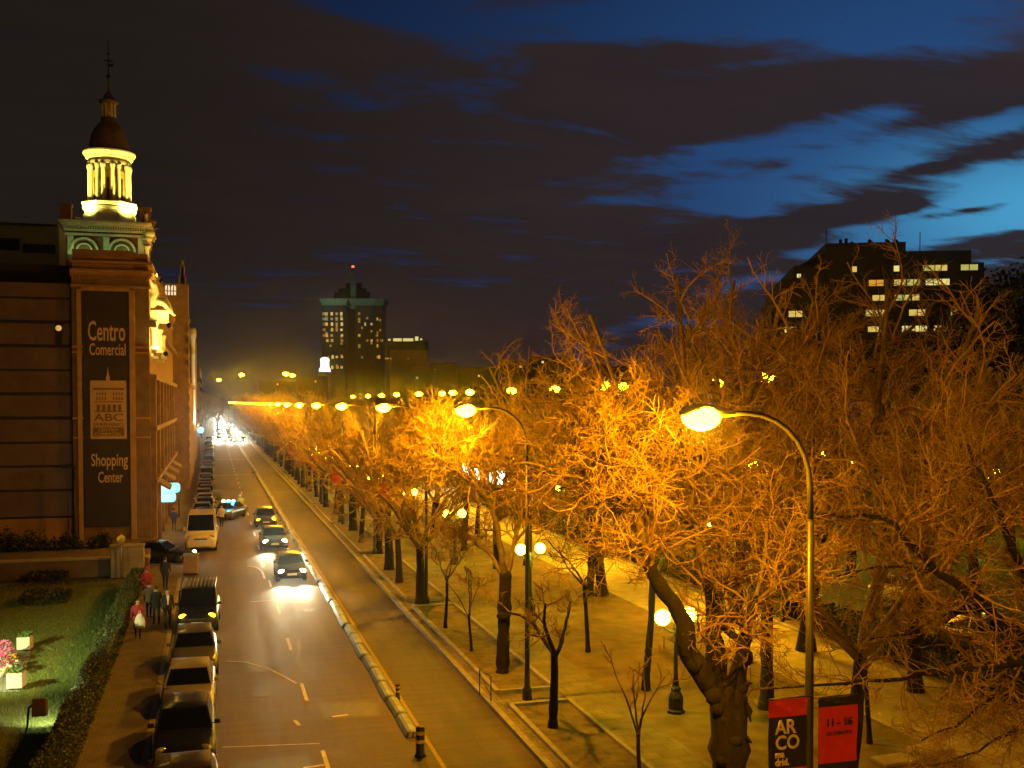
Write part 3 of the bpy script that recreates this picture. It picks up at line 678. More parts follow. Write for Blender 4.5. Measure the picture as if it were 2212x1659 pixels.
def put_lamp(x, y, rz=0, label=None, group=None, P=LAMP_P, sc=1, lit=True, far_=False):
    global n_l, LAMPF
    if far_:
        if LAMPF is None: t = LAMPF = lamp_template(.30, lens_far)
        else: t = copy_tree(LAMPF)
    else: t = LAMP0 if n_l == 0 else copy_tree(LAMP0); n_l += 1
    t.location = (x, y, .06); t.rotation_euler = (0, 0, rz); t.scale = (sc, sc, sc); tag(t, label, 'street lamp', group)
    if lit: LAMPS.append((t, P))
    return t
LX = 10.03
for k, yy in enumerate(LY):
    if yy < -5 or yy > 560: continue
    if k == 1: lb, gp = 'nearest tall street lamp, curved arm, carrying a black and a red banner', None
    elif k == 2: lb, gp = 'second tall street lamp along the kerb, its head beside the yellow-lit twigs', None
    else: lb, gp = 'tall curved street lamp in the glowing line along the bus lane', 'sodium lamps along the bus lane'
    put_lamp(LX, yy, 0, lb, gp, P=LAMP_P * (1 if yy < 150 else .8), lit=yy < 300)
# lamps on the far side of the promenade and of the avenue
far = [(1653, 815, 66), (1547, 830, 78), (1305, 835, 84), (1346, 836, 98), (1105, 845, 118), (1198, 842, 112), (1015, 848, 135), (978, 849, 160), (955, 851, 180), (905, 852, 172), (857, 853, 215), (824, 855, 250), (795, 856, 285), (762, 857, 310), (1625, 1002, 47)]
for u, v, d in far:
    p = at(u, v, d); s_ = p.z / 9.7
    t = put_lamp(p.x + 2.1 * s_, p.y, 0, 'smaller street lamp glowing beyond the promenade trees', 'lamps beyond the promenade', P=LAMP_P * .4, sc=s_, lit=d < 140, far_=True)
for u, v, d in ((480, 821, 560), (531, 810, 500), (626, 808, 420), (640, 811, 440)):
    p = at(u, v, d); t = put_lamp(p.x + 3, p.y, 0, 'distant tall street lamp above the end of the street', 'distant lamps above the street end', sc=p.z / 9.7, lit=False, far_=True)
put_lamp(25.9, 13.5, R(180), 'added unseen street lamp brightening the sand, beyond the right picture edge', P=LAMP_P * .5)  # unseen lamp, added to brighten the sand and right-hand trees
for t, P in LAMPS:
    light('lamp_light', 'POINT', (-2.10, 0, 9.40), P, SOD, t, .14)

# strip lamps of the paved path
bowl = emis('bowl_lens', (1.0, .52, .03), 60.0)
def path_lamp(x, y, z, label, group=None, P=900):
    t = empty('path_lamp', (x, y, .1), 0, label, 'street lamp', group)
    m = MB(); m.lathe([(.09, 0), (.07, .4), (.045, .5), (.04, z)], 10); m.build('pole', pole_m, t)
    m = MB(); m.lathe([(.05, z), (.30, z + .02), (.27, z + .10), (.08, z + .2), (.02, z + .22)], 16); m.build('shade', housing, t)
    m = MB(); m.lathe([(.02, z - .16), (.15, z - .13), (.24, z - .05), (.26, z + .018)], 16); m.build('lens', bowl, t)
    light('path_light', 'POINT', (0, 0, z - .32), P, (1.0, .46, .012), t, .12)
path_lamp(22.0, yd(48.5, 22), 4.35, 'short bowl lamp over the paved path behind the big tree', P=3800)
for k in (1, 2, 3, 4, 6): path_lamp(22.0, yd(48.5, 22) + 16.5 * k, 4.35, 'bowl lamp over the bright paved path, seen between tree trunks', 'bowl lamps of the paved path', 4200)

# globe lamps with fluted iron bases
iron = mat('cast_iron', (.025, .03, .025), .5, .3, var=.2); globe = emis('globe_glass', (.90, 1.0, .035), 32.0, (.9, .9, .85))
def globe_template():
    t = empty('globe_lamp')
    m = MB(); m.lathe([(.30, 0), (.30, .08), (.24, .12), (.25, .5), (.20, .62), (.15, .70), (.17, .78), (.11, .86), (.10, 1.0)], 8, smooth=False); m.build('base', iron, t)
    m = MB(); m.lathe([(.085, 1.0), (.10, 1.05), (.07, 1.12), (.055, 2.2), (.075, 2.25), (.05, 2.3), (.05, 2.75), (.075, 2.8), (.03, 2.95)], 12); m.build('post', iron, t)
    m = MB()
    for s_ in (-1, 1): m.tube([(0, 0, 2.55), (s_ * .2, 0, 2.6), (s_ * .4, 0, 2.72), (s_ * .49, 0, 2.86)], [.035, .03, .028, .04], 8)
    m.build('arm', iron, t)
    for s_ in (-1, 1):
        m = MB(); m.ball((s_ * .49, 0, 3.08), .25, 18, 12); m.build('globe', globe, t)
    return t
GL0 = globe_template(); n_g = 0
GY = [yd(33.6, 14.15) + 16.1 * k for k in range(18)]
def put_globe(x, y, rz, label, group, P):
    global n_g
    t = GL0 if n_g == 0 else copy_tree(GL0); n_g += 1
    t.location = (x, y, .09); t.rotation_euler = (0, 0, rz); tag(t, label, 'lamp', group)
    if P: light('globe_light', 'POINT', (0, -.35, 2.80), P * 1.6, MER, t, .2)
for k, yy in enumerate(GY):
    lb = ('nearest twin globe lamp, its iron base beside the big tree', 'second twin globe lamp, level with the first planting beds')[k] if k < 2 else 'twin globe lamp farther down the promenade'
    put_globe(14.15, yy, .12, lb, None if k < 2 else 'twin globe lamps of the promenade', 34 if k < 6 else 0)
for u, v, d in ((1856, 998, 84), (2143, 1023, 78), (1655, 985, 95), (1216, 1056, 90), (1770, 985, 110), (2039, 975, 105)):
    p = at(u, v, d); put_globe(p.x, p.y, .3, 'twin globe lamp over the avenue side, glimpsed through branches', 'globe lamps by the avenue', 160)
    # they stand on the rising verge: lift to the height seen
    o = [q for q in COL.objects if q.name.startswith('globe_lamp')][-1]; o.scale = (1, 1, p.z / 3.1)
for (u, v, d) in ((635, 955, 170), (650, 965, 160), (683, 985, 140), (665, 963, 165), (735, 1005, 113), (716, 990, 120)):
    p = at(u, v, d); put_globe(p.x, p.y, .3, 'small globe lamp between the far kerbside trees', 'small far globe lamps', 0)
    o = [q for q in COL.objects if q.name.startswith('globe_lamp')][-1]; o.scale = (1, 1, max(.8, p.z / 3.1))

# ------------------------------------------------------------------ lettering
def text_mesh(body, size, extrude=.004, sx=1.0, align='CENTER', bold=0, spacing=1.0):
    c = bpy.data.curves.new('txt', 'FONT'); c.body = body; c.size = size; c.extrude = extrude; c.align_x = align; c.offset = bold; c.space_character = spacing
    c.resolution_u = 3
    o = bpy.data.objects.new('txt', c); COL.objects.link(o)
    dg = bpy.context.evaluated_depsgraph_get(); dg.update()
    me = bpy.data.meshes.new_from_object(o.evaluated_get(dg)); bpy.data.objects.remove(o); bpy.data.curves.remove(c)
    me.materials.clear(); me.transform(Matrix.Diagonal((sx, 1, 1, 1))); return me
def lettering(parent, body, size, m, loc, sx=1.0, align='CENTER', bold=0, rot=(R(90), 0, 0), name='lettering', spacing=1.0):
    me = text_mesh(body, size, .004, sx, align, bold, spacing); me.materials.append(m)
    o = bpy.data.objects.new(name, me); link(o, parent); o.location = loc; o.rotation_euler = rot; return o

# banners on the lamp posts
red = mat('banner_red', (.62, .025, .03), .75, var=.12, scale=2); blk = mat('banner_black', (.012, .012, .013), .75, var=.1); crm = mat('banner_cream', (.70, .62, .42), .7, var=.05)
def cloth(x0, x1, z0, z1, y=0, wob=.02, n=8, th=.006):
    m = MB(); m.smooth = True
    for yy, fl in ((y - th, 0), (y + th, 1)):
        vs = []; fs = []
        for j in range(n + 1):
            for i in range(n + 1):
                x = x0 + (x1 - x0) * i / n; z = z0 + (z1 - z0) * j / n
                vs.append((x, yy + wob * (1.6 * math.sin(i * .9 + j * .5) + .9 * math.sin(i * 1.9 - j * .8)) * math.sin(math.pi * (j + .5) / (n + 1)), z))
        for j in range(n):
            for i in range(n):
                a = j * (n + 1) + i; f = (a, a + 1, a + n + 2, a + n + 1); fs.append(f if not fl else f[::-1])
        m.add(vs, fs)
    return m
def banner(root_loc, rz, side, label, design, W=.78, H=1.42, group=None):
    t = empty('banner', root_loc, rz, label, 'banner', group)
    x0, x1 = (-.12 - W, -.12) if side < 0 else (.12, .12 + W)
    br = MB()
    for z in (.02, -H - .02): br.tube([(0, 0, z), (x0 if side < 0 else x1, 0, z + .0)], .015, 6)
    br.build('bracket', M['darkmetal'], t)
    if design == 'arco':
        cloth(x0, x1, -.30, 0, 0, .012).build('red_panel', red, t); cloth(x0, x1, -1.20, -.30, 0, .012).build('black_panel', blk, t); cloth(x0, x1, -H, -1.20, 0, .012).build('red_panel', red, t)
        xl = x0 + .10
        for s_, z, sz in (('AR', -.58, .34), ('CO', -.85, .34), ('ma', -.99, .16), ('drid.', -1.13, .16)):
            lettering(t, s_, sz, crm, (xl, -.042, z), .92, 'LEFT', .008)
    elif design == 'dates':
        cloth(x0, x1, -.16, 0, 0, .012).build('black_panel', blk, t); cloth(x0, x1, -1.16, -.16, 0, .012).build('red_panel', red, t); cloth(x0, x1, -H, -1.16, 0, .012).build('black_panel', blk, t)
        lettering(t, '11 - 16', .20, blk, ((x0 + x1) / 2, -.042, -.50), .95, 'CENTER', .004); lettering(t, 'DE FEBRERO', .095, blk, ((x0 + x1) / 2, -.042, -.66), 1)
    else:
        cloth(x0, x1, -H, 0, 0, .012).build('cloth', red, t)
    return t
lp = (LX, LY[1])
banner((LX, LY[1] - .12, 4.86), R(1), -1, 'black and red hanging banner with cream lettering on the near lamp post', 'arco', W=.74, H=1.38)
banner((LX, LY[1] - .12, 4.82), R(1), 1, 'red hanging banner with dark dates on the near lamp post', 'dates')
for k in range(2, 12):
    if k in (3,): continue
    for sd in ((-1, 1) if k in (2, 4, 5) else (-1,)):
        if k == 2: continue
        banner((LX, LY[k] - .12, 4.75), R(-20), sd, 'plain red banner hung on a street lamp farther along the row', 'plain', group='red banners down the row')
p = at(781, 1053, dep(14, 84)); 
banner((p.x + .5, p.y, p.z), R(-15), -1, 'bright red banner among the trees beside a twin globe lamp', 'plain', W=1.0, H=1.15)
banner((p.x + .5, p.y, p.z + .1), R(-15), 1, 'dark red banner with black strips among the trees', 'dates', W=1.1, H=1.3)
# ------------------------------------------------------------------ left side: buildings
def ply(u, v, Y):                         # (x, z) where the sight line meets the facade plane y = Y
    r = ray(u, v); t = Y / r.y; return r.x * t, CAMH + r.z * t
def px(u, Y): return ply(u, 868, Y)[0]
def pz(v, Y, u=300): return ply(u, v, Y)[1]
def fit_text(parent, body, m, xc, z0, width, height, y, name='lettering', bold=.012, depth=.01):
    me = text_mesh(body, 1.0, .01, 1, 'LEFT', bold); me.materials.append(m)
    xs = [v.co.x for v in me.vertices]; ys = [v.co.y for v in me.vertices]
    a, b, c, d = min(xs), max(xs), min(ys), max(ys)
    sxx = width / (b - a); syy = height / (d - c)
    me.transform(Matrix.Diagonal((sxx, syy, 1, 1)) @ Matrix.Translation((-(a + b) / 2, -c, 0)))
    o = bpy.data.objects.new(name, me); link(o, parent); o.location = (xc, y, z0); o.rotation_euler = (R(90), 0, 0); return o
YF = 73.4
brickw = brick_mat('warm_brick', (.27, .135, .07), (.22, .11, .06), (.20, .13, .08), 3.0, .5, .12, .012)
stucco = mat('ochre_stucco', (.32, .18, .085), .85, var=.2, scale=.8, bump=.15)
stucco2 = mat('ochre_stucco_trim', (.38, .23, .11), .8, var=.2, scale=1.2)
panelm = mat('facade_glass_panel', (.14, .095, .065), .26, 0, var=.25, scale=.5, spec=.8)
joint = mat('panel_joint', (.012, .010, .009), .6, var=0)
darkroof = mat('dark_roof', (.035, .030, .026), .8, var=.3)
shop = empty('shopping_centre', (-6.3, YF, 0), 0, 'brick shopping centre with a tall dark sign banner and banded glass wing', 'building')
IS = Matrix.Translation((6.3, -YF, 0))       # world -> local of the Empty
def wb(): m = MB(); m.M = IS; return m
xl, xr = px(157, YF), px(324, YF); ztop = pz(542, YF)
m = wb(); m.box(xl, xr, YF, YF + 42, 0, pz(585, YF)); m.build('wall', brickw, shop)
m = wb(); m.box(xl + .05, xl + (xr - xl) * .80, YF + .15, YF + 9, pz(585, YF), ztop); m.box(xl + (xr - xl) * .80, xr - .1, YF + .5, YF + 9, pz(585, YF), ztop - .12); m.build('parapet', stucco, shop)
m = wb()
for v0, v1, o_ in ((566, 572, .22), (585, 590, .30), (590, 597, .20), (597, 602, .12), (618, 623, .10)):
    m.box(xl - .05, xr + o_, YF - o_, YF + 42, pz(v1, YF), pz(v0, YF) - .004)
for i in range(26):
    x = xl + .1 + i * (xr - xl - .2) / 25; m.box(x - .04, x + .05, YF - .20, YF, pz(604, YF) - .05, pz(598, YF) - .05)
m.build('cornice', stucco, shop)
m = wb()                                       # framed field round the sign
for u0, u1, v0, v1 in ((168, 178, 628, 1205), (281, 293, 628, 1205), (178, 281, 622, 632)):
    a = px(u0, YF); b = px(u1, YF); m.box(a, b, YF - .10, YF, pz(v1, YF), pz(v0, YF))
for v0, v1 in ((748, 753), (760, 764), (901, 905), (943, 946)):
    for u0, u1 in ((157, 181), (285, 324)): m.box(px(u0, YF), px(u1, YF) + .001, YF - .13, YF, pz(v1, YF), pz(v0, YF))
m.build('frame', stucco2, shop)
m = wb(); m.box(xl, xr + .1, YF - .14, YF, 0, pz(1178, YF)); m.build('plinth', M['stone'], shop)
# banded wing at the left
vs_ = [615, 649, 698, 751, 801, 850, 903, 954, 1004, 1055, 1112]
xw0 = xl - 14; YW = YF + .35
m = wb(); m.box(xw0, xl, YW, YF + 30, 0, pz(615, YW)); m.build('wing_wall', joint, shop)
for i in range(len(vs_) - 1):
    gap = .13 if i in (2, 5) else .065
    z0 = pz(vs_[i + 1], YW) + gap; z1 = pz(vs_[i], YW) - gap
    for a, b in ((xl - 9.2, xl - 4.65), (xl - 4.60, xl - .10)):
        m = wb(); m.bbox(a, b, YW - .06, YW + .02, z0, z1, .015); m.build('glass_panel', panelm, shop)
m = wb(); m.box(xw0, xl - .1, YW - .08, YW, 0, pz(1114, YW)); m.build('lower_wall', stucco, shop)
m = wb(); m.box(px(122, YW), px(136, YW), YW - .09, YW - .02, pz(748, YW), pz(700, YW)); m.build('vent_panel', joint, shop)
wl = emis('round_wall_light', (1, .55, .2), .55); m = wb(); m.M = IS @ Matrix.Translation((px(129, YW), YW - .10, pz(712, YW))) @ Matrix.Rotation(R(90), 4, 'X'); m.lathe([(.01, -.02), (.19, 0), (.15, .05), (.01, .06)], 16); m.build('wall_light', wl, shop)
m = wb(); m.box(xw0, xl - .15, YF + 3, YF + 28, pz(615, YW), pz(568, YW)); m.box(xw0, xl - .05, YF + 2.6, YF + 2.8, pz(615, YW), pz(600, YW)); m.build('roof_storey', darkroof, shop)
m = wb(); m.tube([(xl + .05, YF - .3, 0), (xl + .05, YF - .3, pz(1004, YF))], .06, 8); m.box(xl - .65, xl + .2, YF - .55, YF - .3, pz(1008, YF), pz(1003, YF)); m.build('drainpipe', M['darkmetal'], shop)
# street side: columns, shop windows, canopy
m = wb()
for k in range(7): m.box(xr, xr + .35, YF + .4 + 5.6 * k, YF + 1.1 + 5.6 * k, 0, 11.5)
for z in (4.6, 8.1, 11.5, 14.9): m.box(xr, xr + .42, YF, YF + 42, z, z + .32)
m.build('side_pilasters', brickw, shop)
shopglow = emis('shop_window_glow', (1.0, .50, .10), .8)
for k in range(6):
    m = wb(); m.box(xr + .02, xr + .06, YF + 1.5 + 5.6 * k, YF + 5.6 + 5.6 * k, .7, 4.0); m.build('shop_window', shopglow, shop)
awn = mat('awning_canvas', (.20, .15, .10), .8, var=.3)
for k in range(4):
    m = wb(); m.prismy([(xr + .05, 4.9), (xr + 1.15, 4.2), (xr + 1.15, 4.05), (xr + .05, 4.7)], YF + 1.5 + 8 * k, YF + 5 + 8 * k); m.build('awning', awn, shop)
# the sign banner hung on it
sb = empty('sign_banner', (0, YF - .1, 0), 0, 'tall dark banner lettered Centro Comercial and Shopping Center on the brick wall', 'sign')
sblk = mat('sign_black', (.026, .018, .022), .6, var=.3, scale=.6); stan = mat('sign_tan', (.50, .35, .23), .7, var=.1); stan2 = mat('sign_letter', (.58, .44, .30), .7, var=.05); sbrn = mat('sign_brown', (.16, .095, .065), .7, var=.1)
YB = YF - .16
def sp(u, v): return ply(u, v, YB)
def sbox(mb, u0, u1, v0, v1, y0, y1):
    mb.box(sp(u0, (v0+v1)/2)[0], sp(u1, (v0+v1)/2)[0], y0, y1, sp((u0+u1)/2, v1)[1], sp((u0+u1)/2, v0)[1])
m = MB(); sbox(m, 182, 278, 631, 1136, .0, .05); m.M = None; m.build('panel', sblk, sb)
m = MB(); sbox(m, 180, 182, 630, 1138, -.02, .05); sbox(m, 278, 280, 630, 1138, -.02, .05); sbox(m, 182, 278, 629, 631, -.02, .05); sbox(m, 182, 278, 1136, 1138, -.02, .05); m.build('frame', joint, sb)
YL = -.02
def stext(body, u0, u1, v0, v1, mm=None, y=YL):
    x0, z0 = sp(u0, v1); x1, z1 = sp(u1, v0); fit_text(sb, body, mm or stan2, (x0 + x1) / 2, z0, x1 - x0, z1 - z0, y)
stext('Centro', 190, 270, 694, 736); stext('Comercial', 193, 271, 742, 767)
stext('Shopping', 197, 276, 979, 1016); stext('Center', 212, 265, 1018, 1043)
m = MB(); sbox(m, 195, 273, 822, 948, -.03, .0); m.build('emblem_panel', stan, sb)
m = MB(); Yq = (-.05, -.03)
sbox(m, 201, 268, 838, 842, *Yq)
for i in range(4):
    for u0 in (208, 247): 
        sbox(m, u0 + i * 6 - (0 if u0 < 240 else 3), u0 + i * 6 + 3 - (0 if u0 < 240 else 3), 848, 853, *Yq); sbox(m, u0 + i * 6 - (0 if u0 < 240 else 3), u0 + i * 6 + 3 - (0 if u0 < 240 else 3), 858, 864, *Yq)
sbox(m, 203, 267, 867, 869, *Yq)
for i in range(5): sbox(m, 209 + i * 11.5, 216 + i * 11.5, 874, 888, *Yq)
sbox(m, 203, 267, 888, 890, *Yq); sbox(m, 201, 268, 923, 942, *Yq)
m.build('emblem_drawing', sbrn, sb)
m = MB(); zc = lambda v: sp(233, v)[1]
m.M = Matrix.Translation((sp(233, 830)[0], -.03, 0)); 
m.prismy([(-.16, zc(838)), (.16, zc(838)), (.17, zc(830)), (.11, zc(822)), (.12, zc(816)), (.06, zc(808)), (.025, zc(802)), (.012, zc(793)), (-.012, zc(793)), (-.025, zc(802)), (-.06, zc(808)), (-.12, zc(816)), (-.11, zc(822)), (-.17, zc(830))], -.012, .0); m.build('emblem_tower', stan, sb)
stext('ABC', 202, 266, 893, 910, sbrn, -.042); stext('SERRANO', 201, 267, 913, 921, sbrn, -.042)
stext('CENTRO', 212, 254, 925, 932, stan, -.054); stext('COMERCIAL', 205, 263, 934, 941, stan, -.054)

# ------------------------------------------------------------------ the floodlit tower
YT = 80.0
cream = mat('tower_stone', (.52, .47, .36), .75, var=.2, scale=1.5, bump=.2); bricko = mat('tower_brick', (.17, .08, .045), .85, var=.25, scale=2); domem = mat('dome_tiles', (.115, .075, .06), .6, var=.4, scale=4, bump=.5, bscale=12)
xc = px(241, YT + 3); zt = lambda v: pz(v, YT + 2, 241)
tw = empty('domed_tower', (xc, YT + 3.4, 0), 0, 'floodlit old tower with a dome, lantern and spire over the shopping centre', 'tower')
def tb(): return MB()
hw = (px(328, YT) - px(157, YT)) / 2
m = tb(); m.box(-hw, hw, -3.2, 3.2, 8, zt(489)); m.build('tower_wall', bricko, tw)
m = tb()
for v0, v1, o_ in ((488, 493, .42), (493, 499, .30), (505, 510, .14), (514, 519, .10)): m.box(-hw - o_, hw + o_, -3.2 - o_, 3.2 + o_, zt(v1), zt(v0) - .003)
for i in range(34):
    x = -hw - .1 + i * (2 * hw + .2) / 33; m.box(x - .05, x + .05, -3.42, -3.2, zt(504), zt(499.5))
for x in (-hw + .1, -.18, hw - .5): m.box(x, x + .40, -3.30, -3.2, zt(560), zt(520))
m.build('cornice', cream, tw)
for xx in (-1.45, 1.05):                         # two lit arches under the cornice
    m = tb(); rings = []
    pts = [(xx + .95 * math.cos(R(a)), zt(548) + .95 * math.sin(R(a))) for a in range(0, 181, 15)]
    m.M = None
    for r0, r1, y0 in ((.95, .80, -3.36), (.55, .45, -3.32)):
        for a in range(0, 180, 12):
            q = [(xx + r * math.cos(R(b)), zt(551) + r * math.sin(R(b))) for r, b in ((r0, a), (r0, a + 12), (r1, a + 12), (r1, a))]
            m.prismy(q[::-1], y0, -3.2)
    m.build('arch', cream, tw)
for sx_ in (-1, 1):
    for sy_ in (-1, 1):
        m = tb(); m.box(sx_ * hw - .35, sx_ * hw + .35, sy_ * 2.85 - .35, sy_ * 2.85 + .35, zt(488), zt(455)); m.box(sx_ * hw - .42, sx_ * hw + .42, sy_ * 2.85 - .42, sy_ * 2.85 + .42, zt(458), zt(453)); m.build('corner_pier', bricko, tw)
o8 = R(22.5); rb = (px(300, YT) - px(183, YT)) / 2 / math.cos(o8)
m = tb(); m.lathe([(rb * .98, zt(488)), (rb * .98, zt(462)), (rb * .93, zt(460)), (rb * .93, zt(452)), (rb * .99, zt(450)), (rb * 1.0, zt(446)), (rb * .94, zt(444)), (rb * 1.02, zt(441)), (rb * 1.04, zt(436)), (rb * .92, zt(432))], 8, smooth=False, a0=o8); m.build('octagonal_base', cream, tw)
rd = (px(290, YT) - px(192, YT)) / 2
m = tb(); m.lathe([(rd * .84, zt(434)), (rd * .84, zt(350))], 32); m.build('drum', cream, tw)
m = tb()
for i in range(8):
    for da in (-8.5, 8.5):
        a = R(22.5 + 45 * i + da); c = (rd * .93 * math.cos(a), rd * .93 * math.sin(a), 0)
        m.lathe([(.17, zt(434)), (.17, zt(430)), (.125, zt(428)), (.115, zt(364)), (.16, zt(361)), (.19, zt(355)), (.19, zt(350))], 10, c)
m.build('columns', cream, tw)
darkin = mat('tower_opening', (.03, .02, .012), .9, var=0); ocre = mat('niche_ochre', (.42, .24, .06), .8, var=.1)
m = tb(); md = tb()
for i in range(8):
    a = R(-90 + 45 * i); mm_ = Matrix.Rotation(a + R(90), 4, 'Z')
    for mb_, wd, vb, vt, rr_ in ((m, .34, 432, 375, rd * .845), (md, .10, 428, 385, rd * .86)):
        mb_.M = mm_; z0, z1 = zt(vb), zt(vt)
        poly = [(-wd, z0), (wd, z0), (wd, z1)] + [(wd * math.cos(R(b)), z1 + wd * math.sin(R(b))) for b in range(20, 180, 20)] + [(-wd, z1)]
        mb_.prismy(poly, -rr_ - .02, -rr_ + .12)
m.build('niche', ocre, tw); md.build('opening', darkin, tw)
re_ = (px(302, YT) - px(183, YT)) / 2
m = tb(); m.lathe([(rd * 1.0, zt(351)), (rd * 1.0, zt(345)), (rd * .96, zt(344)), (rd * .96, zt(339)), (rd * 1.08, zt(337)), (rd * 1.10, zt(333)), (re_ * .96, zt(330)), (re_, zt(326)), (re_, zt(323)), (re_ * .9, zt(320))], 40, smooth=False); m.build('entablature', cream, tw)
m = tb(); k_ = (px(290, YT) - px(200, YT)) / 2
m.lathe([(k_ * 1.02, zt(321)), (k_ * 1.0, zt(314)), (k_ * .97, zt(300)), (k_ * .90, zt(286)), (k_ * .76, zt(272)), (k_ * .58, zt(262)), (k_ * .44, zt(256)), (k_ * .40, zt(250)), (k_ * .40, zt(246))], 32); m.build('dome', domem, tw)
m = tb()
for i in range(8):
    a = R(22.5 + 45 * i); m.lathe([(.075, zt(247)), (.06, zt(244)), (.055, zt(217)), (.09, zt(214))], 8, (.46 * math.cos(a), .46 * math.sin(a), 0))
m.lathe([(.30, zt(247)), (.30, zt(213))], 12); m.build('lantern', cream, tw)
m = tb(); m.lathe([(.55, zt(215)), (.68, zt(211)), (.68, zt(207)), (.42, zt(205)), (.36, zt(198)), (.22, zt(191)), (.09, zt(187)), (.05, zt(180))], 20); m.build('cap', domem, tw)
m = tb(); m.lathe([(.07, zt(190)), (.05, zt(160)), (.15, zt(157)), (.15, zt(152)), (.05, zt(149)), (.04, zt(130)), (.09, zt(127)), (.03, zt(124)), (.025, zt(74))], 10)
m.box(-.30, .34, -.01, .01, zt(121), zt(118)); m.box(-.01, .01, -.3, .3, zt(128), zt(126)); m.prismy([(.05, zt(133)), (.38, zt(131)), (.38, zt(124)), (.05, zt(127))], -.01, .01); m.box(-.12, .12, -.01, .01, zt(106), zt(103))
m.build('spire', M['darkmetal'], tw)
FL = (1.0, .86, .16)
flm = emis('floodlight_glass', (1.0, .95, .5), 14)
def flood(loc, target, power, col=FL, label=None, spot=100, group=None, parent_off=.0, size=.2):
    t = empty('floodlight', loc, 0, label, 'floodlight', group)
    m = MB(); v = (Vector(target) - Vector(loc)).normalized(); m.M = v.to_track_quat('Z', 'Y').to_matrix().to_4x4()
    m.lathe([(.10, -.22), (.14, -.18), (.17, 0), (.15, 0)], 10); m.build('housing', M['darkmetal'], t)
    m = MB(); m.M = v.to_track_quat('Z', 'Y').to_matrix().to_4x4(); m.lathe([(.148, -.01), (.10, .01), (.01, .015)], 10); m.build('lens', flm, t)
    light('flood_light', 'SPOT', tuple(v * .12), power, col, t, size, R(spot), .7, tuple(v * 5))
    return t
wx, wy = xc, YT + 3.4
for i, (a, pw) in enumerate(((-180, 2600), (-135, 3600), (-45, 2600), (0, 2600), (90, 600))):
    # floodlights stand on the terrace round the octagonal base
    r_ = rb * 1.62; a = R(a); p_ = (wx + r_ * math.cos(a), wy + r_ * math.sin(a), zt(478))
    tg = (wx + rb * .55 * math.cos(a), wy + rb * .55 * math.sin(a), zt(375))
    flood(p_, tg, pw, FL, 'small floodlight on the tower terrace washing the drum', 95, 'floodlights round the tower drum')
for i, x in enumerate((-1.6, 1.2)):
    flood((wx + x, wy - 4.4, zt(572)), (wx + x * .9, wy - 3.2, zt(540)), 55, (.55, 1.0, .30), 'floodlight behind the parapet washing the arches green', 130, 'floodlights behind the parapet')
# lit corner column, statue on the ledge and lit pilaster on the street front
fx = px(326, YT); 
cc = empty('corner_column', (fx - .2, YT + .2, 0), 0, 'floodlit slender column on the street corner of the tower', 'column')
m = MB(); m.lathe([(.26, zt(602)), (.26, zt(597)), (.19, zt(594)), (.17, zt(545)), (.26, zt(540)), (.30, zt(534))], 14); m.build('shaft', cream, cc)
m = MB()
for i, (v, r_, dx) in enumerate(((530, .30, 0), (520, .34, .08), (509, .42, .16), (500, .30, .10), (492, .24, .05))): m.ball((dx, 0, zt(v)), r_, 10, 7, (1, .8, .8))
m.lathe([(.12, zt(494)), (.12, zt(470)), (.17, zt(469)), (.12, zt(467))], 10); m.build('capital', cream, cc)
flood((fx + .75, YT - .6, zt(610)), (fx - .2, YT + .2, zt(560)), 700, (1.0, .66, .10), 'floodlight at the foot of the lit corner column', 120)
# lit pilasters lower down, with brackets
pl = empty('lit_pilaster', (xr + .15, YF + 1.2, 0), 0, 'pair of floodlit half columns on the street front beside the sign', 'pilaster')
for dx, dy, v0, v1, r_ in ((.10, 0, 690, 752, .26), (.34, 1.6, 705, 758, .2), (.52, 3.2, 715, 770, .16)):
    m = MB(); z0, z1 = pz(v1, YF), pz(v0, YF); m.lathe([(r_ * 1.3, z0), (r_ * 1.3, z0 + .2), (r_, z0 + .25), (r_ * .9, z1 - .3), (r_ * 1.3, z1 - .15), (r_ * 1.35, z1)], 14, (dx, dy, 0)); m.build('half_column', cream, pl)
for i, (u, v) in enumerate(((308, 757), (318, 764), (329, 770), (341, 777))):
    x, z = ply(u, v, YF + 1 + i * 1.4); m = MB(); m.box(-.25, .38, -.5, .5, z - .18, z); m.M = None
    o = m.build('bracket', cream, pl); o.location = (x - (xr + .15), i * 1.4, 0)
flood((xr + 1.0, YF - .1, pz(762, YF)), (xr + .25, YF + 1.2, pz(720, YF)), 1300, (1.0, .80, .16), 'floodlight under the lit half columns of the street front', 110)
flood((xr + 1.2, YF + .1, pz(700, YF)), (xr + .6, YF + 1.6, pz(640, YF)), 800, (1.0, .74, .14), 'floodlight aimed up at the seated statue', 90)

def skin_mesh(name, V, E, rad, mats, sub=1, matf=None):
    me = bpy.data.meshes.new('t'); me.from_pydata([tuple(v) for v in V], E, []); o = bpy.data.objects.new('t', me); COL.objects.link(o)
    md = o.modifiers.new('s', 'SKIN'); md.use_smooth_shade = True
    for i, r_ in enumerate(rad):
        sv = me.skin_vertices[0].data[i]; sv.radius = (r_, r_) if not hasattr(r_, '__len__') else r_; sv.use_root = (i == 0)
    if sub: s2 = o.modifiers.new('b', 'SUBSURF'); s2.levels = sub; s2.render_levels = sub
    dg = bpy.context.evaluated_depsgraph_get(); dg.update()
    out = bpy.data.meshes.new_from_object(o.evaluated_get(dg)); out.name = name; bpy.data.objects.remove(o); bpy.data.meshes.remove(me)
    out.materials.clear()
    for m in mats: out.materials.append(m)
    for p_ in out.polygons: 
        p_.use_smooth = True; p_.material_index = matf(p_.center) if matf else 0
    return out
